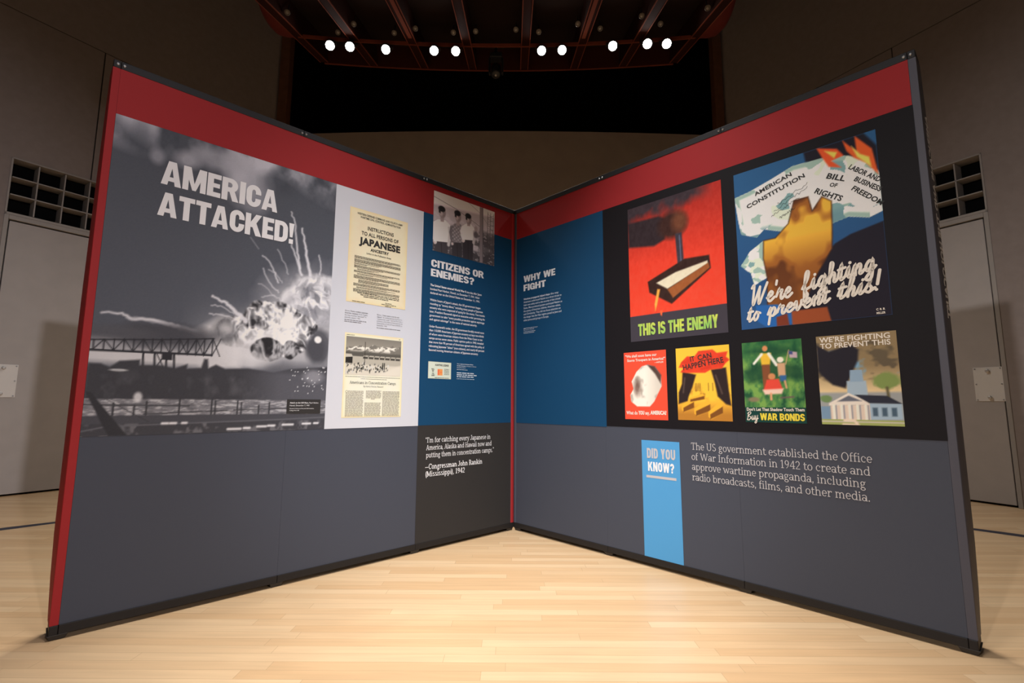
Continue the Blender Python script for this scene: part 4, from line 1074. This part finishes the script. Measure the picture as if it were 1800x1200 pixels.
def poster_red():
    c = Cv(.594, .845, 148, 210, (214, 62, 44)); U, V = c.U, c.V
    c.mix(np.clip(1-V/.45, 0, 1)*.55+np.clip((.5-U), 0, 1)*np.clip(1-V/.4, 0, 1)*.5, (122, 30, 32))
    c.mix(np.clip((.11+.10*(fbm(U, V, 6, 3)-.5)*2+.10*(.7-U)-V)/.10, 0, 1)*np.clip((.93-U)/.2, 0, 1), (58, 48, 54))
    c.mix(np.clip((V-.4)/.4, 0, 1)*.55, (238, 72, 48))
    c.poly([(0, .11), (.36, .12), (.44, .155), (.42, .30), (.30, .33), (0, .295)], (48, 38, 42), 4)            # dark slanting band
    c.ell(.50, .21, .15, .095, (58, 36, 32), .5); c.ell(.58, .20, .08, .07, (104, 62, 44), .9)                 # dark rounded mass
    c.poly([(.53, .28), (.60, .28), (.615, .56), (.55, .56)], (60, 54, 64), 2); c.line([(.575, .30), (.585, .54)], .006, (96, 104, 130), 2)
    c.poly([(.215, .58), (.62, .47), (.86, .48), (.87, .57), (.47, .765), (.23, .66)], (52, 34, 30), 2)         # brown slab
    c.poly([(.31, .60), (.52, .55), (.84, .515), (.845, .535), (.43, .655)], (214, 204, 178), 2); c.poly([(.43, .66), (.85, .53), (.86, .565), (.485, .725)], (146, 84, 46), 2)
    c.poly([(.32, .645), (.35, .65), (.31, .76), (.29, .80), (.285, .75)], (238, 160, 70), 2)
    c.a += (12*(fbm(U, V, 40, 5, 2)-.5))[..., None]
    c.mix(np.clip((V-.813)/.004, 0, 1), (60, 56, 64))
    c.poly([(.34, .80), (.37, .80), (.36, .84), (.345, .83)], (226, 96, 56), 1.5)
    return c
def poster_blue():
    c = Cv(.624, .839, 168, 224, (44, 88, 132)); U, V = c.U, c.V
    c.mix(np.clip((V-.3)/.4, 0, 1)*.6, (36, 66, 112))
    c.poly([(.54, 0), (.93, 0), (1, .09), (1, .26), (.8, .12), (.62, .075), (.55, .06)], (30, 28, 38), 3)
    c.poly([(.60, .66), (.70, .575), (.80, .54), (1, .505), (1, 1), (.40, 1), (.45, .85)], (32, 29, 40), 2)
    # pale crumpled band
    pal = [(232, 230, 222), (206, 216, 196), (150, 178, 168), (240, 238, 232), (120, 158, 160)]
    band_ = [(0, .155), (.12, .14), (.30, .10), (.46, .06), (.56, .065), (.70, .07), (.83, .10), (.94, .16), (1, .24), (1, .45), (.92, .47), (.80, .44), (.68, .46), (.56, .42), (.36, .44), (.22, .40), (.16, .44), (.04, .40), (.02, .30)]
    sd = c.sd_poly(band_); al = np.clip(.5+sd/(c.px*1.2), 0, 1); c.mix(al, pal[1])
    f = fbm(U*.9+V*.25, V, 7, 21, 3); g = fbm(U, V*.8+U*.2, 9, 22, 3)
    fc = facets(U, V, 150, 4, 1.3)+.5*((np.hypot((U-.92)/.13, (V-.28)/.14) < 1) | (np.hypot((U-.69)/.13, (V-.25)/.10) < 1) | (np.hypot((U-.32)/.24, (V-.17+.22*(U-.32))/.06) < 1)); fc = np.where(fc > .95, .6, fc); inn = al*np.clip(sd/.03, .35, 1)
    c.mix(al*(fc > .42), pal[0]); c.mix(al*(fc < .20), pal[2]); c.mix(al*(fc < .09), pal[4]); c.mix(al*(fc > .82), pal[3])
    c.mix(al*np.clip((.028-sd)/.012, 0, 1)*(g > .5), pal[2]); c.mix(al*np.clip((V-.37)/.04, 0, 1)*(fc < .45), (104, 142, 150))
    b2 = [(.02, .60), (.10, .52), (.21, .47), (.24, .55), (.22, .70), (.12, .735), (.10, .66)]; sd = c.sd_poly(b2); al = np.clip(.5+sd/c.px, 0, 1)
    fc = facets(U, V, 320, 6, 1.3); c.mix(al, pal[2]); c.mix(al*(fc > .4), pal[1]); c.mix(al*(fc > .7), pal[0]); c.mix(al*(fc < .15), pal[4])
    # warm tongues at the top corner
    for P, col in (([(.63, .0), (.76, .04), (.80, .09), (.72, .10), (.78, .155), (.70, .13), (.66, .06)], (226, 84, 44)), ([(.80, .005), (.88, .09), (.875, .0), (.97, .10), (.995, .25), (.93, .17), (.86, .12), (.82, .07)], (230, 92, 44)),
                   ([(.68, .03), (.76, .06), (.74, .09)], (246, 200, 90)), ([(.85, .05), (.90, .11), (.95, .14), (.96, .2), (.88, .12)], (248, 206, 96))):
        c.poly(P, col, 2)
    # ochre mass
    blob = [(.21, .47), (.30, .47), (.40, .40), (.45, .27), (.55, .27), (.57, .36), (.64, .29), (.70, .33), (.69, .50), (.68, .60), (.58, .72), (.46, .90), (.21, .88), (.22, .70), (.20, .58)]
    sd = c.sd_poly(blob); al = np.clip(.5+sd/(c.px*1.5), 0, 1); c.mix(al, (150, 92, 40))
    h = fbm(U*1.0, V, 6, 33, 3); c.mix(al*np.clip((h-.47)*8, 0, 1)*np.clip((.68-V)/.2, 0, 1), (222, 170, 62)); c.mix(al*np.clip((.42-h)*8, 0, 1), (92, 52, 28)); c.mix(al*np.clip((V-.62)/.2, 0, 1)*.6, (108, 62, 32))
    c.mix(np.clip(1-np.abs(sd)/(c.px*1.6), 0, 1)*.7, (56, 34, 28))
    # base shapes
    c.poly([(.12, .86), (.28, .87), (.42, .93), (.42, .995), (.20, 1.0), (.13, .96)], (38, 92, 158), 2); c.poly([(.38, .92), (.62, .92), (.64, 1.0), (.38, 1.0)], (140, 70, 40), 2); c.poly([(.27, .945), (.35, .93), (.36, 1.0), (.27, 1.0)], (112, 52, 36), 2)
    return c
def poster_scarlet():
    c = Cv(.285, .404, 80, 112, (238, 74, 52)); U, V = c.U, c.V
    P = [(.58, .20), (.75, .24), (.87, .36), (.88, .52), (.78, .64), (.70, .74), (.60, .81), (.30, .81), (.16, .74), (.14, .64), (.22, .55), (.18, .44), (.30, .30), (.44, .22)]
    sd = c.sd_poly(P); al = np.clip(.5+sd/(c.px*1.5), 0, 1); c.mix(al, (222, 216, 204))
    n = fbm(U, V, 6, 12, 3); c.mix(al*np.clip((n-.52)*6, 0, 1)*.8, (150, 140, 130)); c.poly([(.56, .20), (.74, .23), (.88, .36), (.86, .48), (.74, .34)], (66, 48, 44), 3)
    c.ell(.31, .53, .085, .12, (96, 72, 64), .9, .8, .4, 3); c.mix(al*np.clip((U-.5)/.3, 0, 1)*.25, (120, 108, 100))
    return c
def poster_amber():
    c = Cv(.301, .40, 84, 112, (232, 178, 58)); U, V = c.U, c.V
    c.mix(np.clip((V-.72)/.2, 0, 1)*.8, (150, 96, 40)); c.mix(np.clip((V-.5)/.1, 0, 1)*np.clip((.75-V)/.1, 0, 1)*np.clip((fbm(U, V, 12, 3)-.5)*5, 0, 1)*.6, (120, 80, 36))
    for P in ([(.12, .33), (.38, .38), (.30, .55), (.22, .68), (.20, .74), (.02, .78), (.03, .62), (.10, .50)], [(.66, .32), (.93, .30), (.96, .60), (.99, .80), (.90, .78), (.76, .68), (.72, .50)]):
        c.poly(P, (44, 34, 34), 2.5)
    c.line([(.16, .42), (.12, .62)], .006, (110, 90, 80), 3, .7); c.line([(.74, .40), (.84, .64)], .006, (110, 90, 80), 3, .7)
    for (x, y, w, h, d) in ((.08, .80, .24, .09, .1), (.32, .84, .30, .10, .12), (.58, .88, .26, .10, .14), (.22, .70, .30, .05, .06)):
        c.poly([(x, y), (x+w*.9, y-d), (x+w, y-d*.6), (x+w, y-d*.6+h), (x+.05, y+h), (x, y+h*.7)], (226, 164, 52), 1.5); c.poly([(x+.03, y+h*.35), (x+w, y-d*.5), (x+w, y-d*.6+h), (x+.03, y+h)], (112, 70, 32), 1.5)
    for x in (.36, .39, .42, .45, .60, .68): c.line([(x, .50), (x, .60)], .003, (90, 60, 30))
    red = [(.10, .20), (.22, .12), (.36, .13), (.44, .06), (.70, .05), (.78, .10), (.97, .09), (.94, .16), (1.0, .20), (.92, .25), (.86, .31), (.66, .32), (.55, .36), (.20, .35), (.08, .34), (.14, .28), (.05, .27)]
    c.poly(red, (206, 62, 40), 2); c.mix(np.clip(.5+c.sd_poly(red)/c.px, 0, 1)*np.clip((fbm(U*.4, V, 20, 8, 2)-.5)*6, 0, 1)*.4, (176, 44, 34))
    return c
def poster_green():
    c = Cv(.275, .40, 78, 112, (70, 118, 66)); U, V = c.U, c.V
    n = fbm(U, V, 9, 6, 4); c.mix(np.clip((n-.5)*6, 0, 1), (110, 150, 74)); c.mix(np.clip((.44-n)*6, 0, 1), (34, 78, 52))
    c.mix(np.clip((.30-V)/.2, 0, 1)*.6, (30, 82, 52)); c.poly([(0, .36), (.45, .22), (1, .34), (1, .50), (.6, .46), (.1, .52)], (28, 66, 46), 8, .8); c.poly([(.05, .12), (.5, .05), (.95, .14), (.6, .20)], (24, 64, 46), 8, .7)
    c.ell(.40, .09, .045, .035, (196, 130, 86), .4); c.poly([(.31, .15), (.50, .15), (.47, .30), (.33, .30)], (214, 172, 56), 2); c.poly([(.33, .29), (.47, .29), (.46, .60), (.34, .60)], (120, 72, 46), 2); c.line([(.46, .16), (.58, .30)], .014, (226, 220, 206), 2); c.line([(.34, .16), (.20, .27)], .012, (226, 220, 206), 2)
    c.ell(.645, .24, .055, .035, (214, 208, 190), .4); c.poly([(.59, .28), (.72, .28), (.72, .44), (.60, .44)], (190, 150, 116), 2); c.poly([(.62, .43), (.73, .43), (.72, .50), (.63, .50)], (52, 92, 140), 2); c.line([(.70, .50), (.72, .58)], .008, (206, 150, 112), 2)
    c.line([(.73, .30), (.79, .13)], .004, (180, 150, 110)); c.poly([(.79, .14), (.92, .16), (.92, .23), (.80, .22)], (172, 150, 160), 1.5); c.poly([(.79, .14), (.85, .15), (.85, .185), (.79, .18)], (60, 70, 120), 1.5)
    c.ell(.49, .44, .06, .04, (190, 128, 84), .4); c.poly([(.40, .48), (.60, .47), (.66, .60), (.34, .61)], (206, 70, 56), 2); c.poly([(.32, .60), (.67, .59), (.64, .65), (.36, .66)], (232, 186, 170), 2.5); c.line([(.46, .65), (.46, .72)], .01, (206, 150, 112), 2)
    c.ell(.16, .72, .10, .03, (120, 110, 84), .7); c.line([(.62, .70), (.82, .69)], .008, (96, 84, 80), 2)
    c.mix(np.clip((V-.812)/.006, 0, 1), (22, 58, 54))
    return c
def poster_church():
    c = Cv(.298, .401, 84, 112, (132, 114, 84)); U, V = c.U, c.V
    c.mix(np.clip((V-.35)/.3, 0, 1), (214, 190, 146)); n = fbm(U*.6, V, 9, 16, 3); c.mix(np.clip((n-.55)*8, 0, 1)*np.clip((.55-V)/.1, 0, 1), (92, 82, 66)); c.mix(np.clip((.38-n)*8, 0, 1)*np.clip((.5-V)/.1, 0, 1)*np.clip((V-.16)/.05, 0, 1), (112, 150, 178))
    c.mix(np.clip((V-.63)/.03, 0, 1)*.8, (128, 138, 150))
    c.poly([(0, .10), (.16, .18), (.30, .15), (.46, .12), (.54, .18), (.52, .30), (.42, .46), (.34, .60), (.18, .56), (.05, .46), (0, .40)], (36, 34, 42), 3)     # dark slanting mass
    c.ell(.83, .53, .15, .10, (118, 136, 78), .3, 1, .4, 5, 8); c.line([(.84, .60), (.85, .70)], .01, (90, 84, 60), 2); c.ell(.08, .72, .09, .045, (104, 130, 84), .3, 1, .4, 7, 8)
    c.poly([(.36, .70), (.36, .52), (.60, .52), (.61, .70)], (150, 170, 186)); c.poly([(.40, .53), (.41, .40), (.56, .40), (.57, .53)], (132, 156, 178))
    c.poly([(.11, .765), (.37, .65), (.62, .755), (.62, .78), (.11, .79)], (214, 206, 196)); c.poly([(.22, .745), (.37, .68), (.53, .74)], (96, 100, 112), 1.5)
    c.poly([(.44, .67), (.83, .685), (1, .77), (.62, .765)], (44, 46, 58)); c.poly([(.62, .765), (.99, .77), (.99, .93), (.62, .94)], (150, 172, 190))
    c.poly([(.13, .79), (.62, .78), (.62, .945), (.13, .95)], (206, 190, 176))
    for x in (.17, .27, .37, .47, .57): c.line([(x, .79), (x, .94)], .010, (232, 220, 206), 1.5); c.line([(x+.03, .79), (x+.03, .94)], .004, (110, 120, 140), 1.5)
    for x in (.68, .79, .90): c.poly([(x-.03, .81), (x+.03, .81), (x+.03, .90), (x-.03, .90)], (70, 90, 108), 1.2)
    c.poly([(.0, .80), (.12, .80), (.12, .94), (0, .94)], (112, 140, 166)); c.mix(np.clip((V-.94)/.005, 0, 1), (150, 160, 96)); c.line([(0, .965), (1, .965)], .005, (190, 184, 176)); c.line([(.30, .95), (.42, .95), (.46, 1.0), (.28, 1.0)], .012, (220, 200, 180), 2)
    return c

def poster(fn, x0, zt, lab, gain=.74):
    o = fn().build('poster', WR, x0, zt, LZ2, gain); o['label'] = lab; return o
p1 = poster(poster_red, 1.0385, 2.1405, 'red poster with green lettering on a dark footer')
t = TX(); t.put(goth('THIS IS THE ENEMY'), 1.092, 1.327, .073, 1.582); t.build('lettering', M['lime'], p1, -.0008)
p2 = poster(poster_blue, 1.7015, 2.1395, 'large blue poster with cream script lettering')
t = TX()
t.put(script("We're"), 1.758, 1.424, .098, 1.955, 5); t.put(script('fighting'), 1.985, 1.452, .092, 2.298, 11)
t.put(script('to'), 1.730, 1.340, .088, 1.805, 5); t.put(script('prevent'), 1.822, 1.350, .086, 2.118, 8.5); t.put(script('this!'), 2.130, 1.398, .088, 2.312, 6)
t.build('script_lettering', M['cream'], p2, -.0008)
t = TX()
W_, H_ = .624, .839; PX = lambda u: 1.702+u*W_; PZ = lambda v: 2.139-v*H_
def seg(s, u0, v0, u1, v1, cap, off=.03):
    x0, z0, x1, z1 = PX(u0), PZ(v0), PX(u1), PZ(v1); a = math.degrees(math.atan2(z1-z0, x1-x0)); L_ = math.hypot(x1-x0, z1-z0)
    t.put(sans(s, off), x0, z0, cap, x0+L_, a)
seg('AMERICAN', .165, .178, .45, .116, .021); seg('CONSTITUTION', .10, .245, .54, .148, .022)
seg('BILL', .675, .192, .788, .238, .026); seg('OF', .692, .243, .738, .260, .018); seg('RIGHTS', .59, .258, .755, .345, .026)
seg('LABOR AND', .818, .172, .990, .292, .022); seg('BUSINESS', .845, .248, .990, .345, .022); seg('FREEDOM', .825, .295, .990, .42, .022)
r_ = random.Random(2)
for k, (u, v, e) in enumerate(((.33, .27, .56), (.30, .305, .56), (.28, .335, .50), (.34, .355, .46))):
    P = []; n = 26
    for i in range(n): P.append((PX(u+(e-u)*i/n), PZ(v-.09*(i/n)*(e-u)/.25)+r_.uniform(-.006, .008)))
    V_, F_ = [], []; ribbon(V_, F_, spline(P, 2), .0016); b = len(t.V); t.V += [(p[0], 0, p[1]) for p in V_]; t.F += [tuple(b+i for i in f) for f in F_]
t.build('small_lettering', M['ink'], p2, -.0008)
t = TX(); t.put(sans('C R R', .03), PX(.912), PZ(.970), .0095, PX(.962)); t.put(sans('MILLER', .03), PX(.912), PZ(.989), .0095, PX(.962)); t.build('signature', M['cream'], p2, -.0008)
p3 = poster(poster_scarlet, .9845, 1.232, 'scarlet poster with a pale grey rounded shape')
t = TX(); t.put(sans('\u201cWe shall soon have our', .03), .994, 1.200, .0165, 1.210); t.put(sans('Storm Troopers in America!\u201d', .03), 1.008, 1.174, .0165, 1.264); t.put(sans('\u2014HITLER', .03), 1.194, 1.157, .009, 1.252, 0, .15)
t.put(sans('What do', .03), .994, .856, .021, 1.072); t.put(sans('YOU', .06), 1.077, .856, .023, 1.117); t.put(sans('say,', .03), 1.123, .857, .021, 1.152); t.put(sans('AMERICA?', .06), 1.157, .858, .023, 1.260)
t.build('lettering', M['cream'], p3, -.0008)
p4 = poster(poster_amber, 1.3305, 1.232, 'amber poster with black lettering on a red brush patch')
t = TX(); W_, H_ = .301, .40; PX = lambda u: 1.331+u*W_; PZ = lambda v: 1.232-v*H_
seg('IT', .285, .198, .37, .190, .028, .02); seg('CAN', .43, .186, .685, .158, .028, .02); seg('HAPPEN HERE', .14, .312, .895, .232, .030, .02)
ribV, ribF = [], []; ribbon(ribV, ribF, [(PX(.44), PZ(.20)), (PX(.69), PZ(.172))], .003); b = len(t.V); t.V += [(p[0], 0, p[1]) for p in ribV]; t.F += [tuple(b+i for i in f) for f in ribF]
t.build('lettering', M['ink'], p4, -.0008)
p5 = poster(poster_green, 1.697, 1.232, 'green poster with small figures and a dark footer')
t = TX(); t.put(sans("Don't Let That Shadow Touch Them", .03), 1.705, .888, .0155, 1.966); t.put(script('Buy', .09), 1.703, .842, .040, 1.760, 4); t.build('lettering', M['cream'], p5, -.0008)
t = TX(); t.put(goth('WAR BONDS'), 1.767, .843, .034, 1.965); t.build('title', M['yellow'], p5, -.0008)
p6 = poster(poster_church, 2.0335, 1.233, 'tan poster with a white building and a tree')
t = TX(); t.put(sans("WE'RE FIGHTING", .02), 2.047, 1.203, .0235, 2.310); t.put(sans('TO PREVENT THIS', .02), 2.049, 1.175, .0235, 2.310); t.build('lettering', M['cream'], p6, -.0008)

dk = band(WR, 'blue_stripe', 1.0915, 1.3305, ZG+.0005, .709, M['sky'], lab='bright blue vertical stripe')
t = TX(); t.put(goth('DID YOU', .07), 1.126, .608, .057, 1.304); t.bar(1.1185, 1.306, .497, .511); t.build('lettering', M['gtext'], dk, -.0012)
t = TX(); t.put(goth('KNOW?', .07), 1.131, .535, .053, 1.295); t.build('title', M['wtext'], dk, -.0012)
t = TX()
for s, z, e in (('The US government established the Office', .6745, 2.210), ('of War Information in 1942 to create and', .620, 2.199), ('approve wartime propaganda, including', .567, 2.180), ('radio broadcasts, films, and other media.', .512, 2.190)):
    t.put(slab(s, .080, .050), 1.400, z, .0375, e)
t.build('quotation', M['gtext'], WR, LZ2)
# white lettering running down the end of the second wall
t = TX(); v, f = sans('AMERICANS AND THE HOLOCAUST', .05)
L_ = v[:, 0].max(); zt, zb = 2.16, 1.27
py_, pw_ = zip(*CAP_PROF); mb = MB()
for a_, b_ in v:
    yy = .040+.048*(1-b_); z = zt-(zt-zb)*a_/L_
    mb.v.append((2.4861+.014*np.interp(yy, py_, pw_)*cap_k((z-ZG)/(ZT-ZG))+.0009, yy, z))
mb.f = list(f); mb.mi = [0]*len(mb.f)
obj('end_lettering', mb, M['wtext'], cap_r)

# ------------------------------------------------------------------ flat cable on the floor, curving behind the walls
mb = MB(); n = 60; vs = []
for i in range(n+1):
    a = math.radians(218-256*i/n+0); t_ = math.radians(150-120*i/n)
    cx, cy = -.06, 1.05; rx, ry = 4.72, 4.1
    th = math.radians(178-176*i/n)
    x, y = cx+rx*math.cos(th), cy+ry*math.sin(th)
    nx, ny = math.cos(th)/rx, math.sin(th)/ry; l = math.hypot(nx, ny); nx /= l; ny /= l
    w = .010+.022*min(1, max(0, (abs(x+.06)-3.35)/.25))
    for k, (o_, h) in enumerate(((-1, 0.0005), (-.55, .009), (-.1, .004), (0.1, .004), (.55, .009), (1, .0005))): vs.append((x+nx*w*o_, y+ny*w*o_, h))
mb.add(vs, [(6*i+k, 6*i+k+1, 6*i+k+7, 6*i+k+6) for i in range(n) for k in range(5)])
o = obj('floor_cable', mb, M['cable'], smooth=True)
o['label'] = 'dark flat cable curving across the wooden floor behind the display walls'; o['category'] = 'cable'
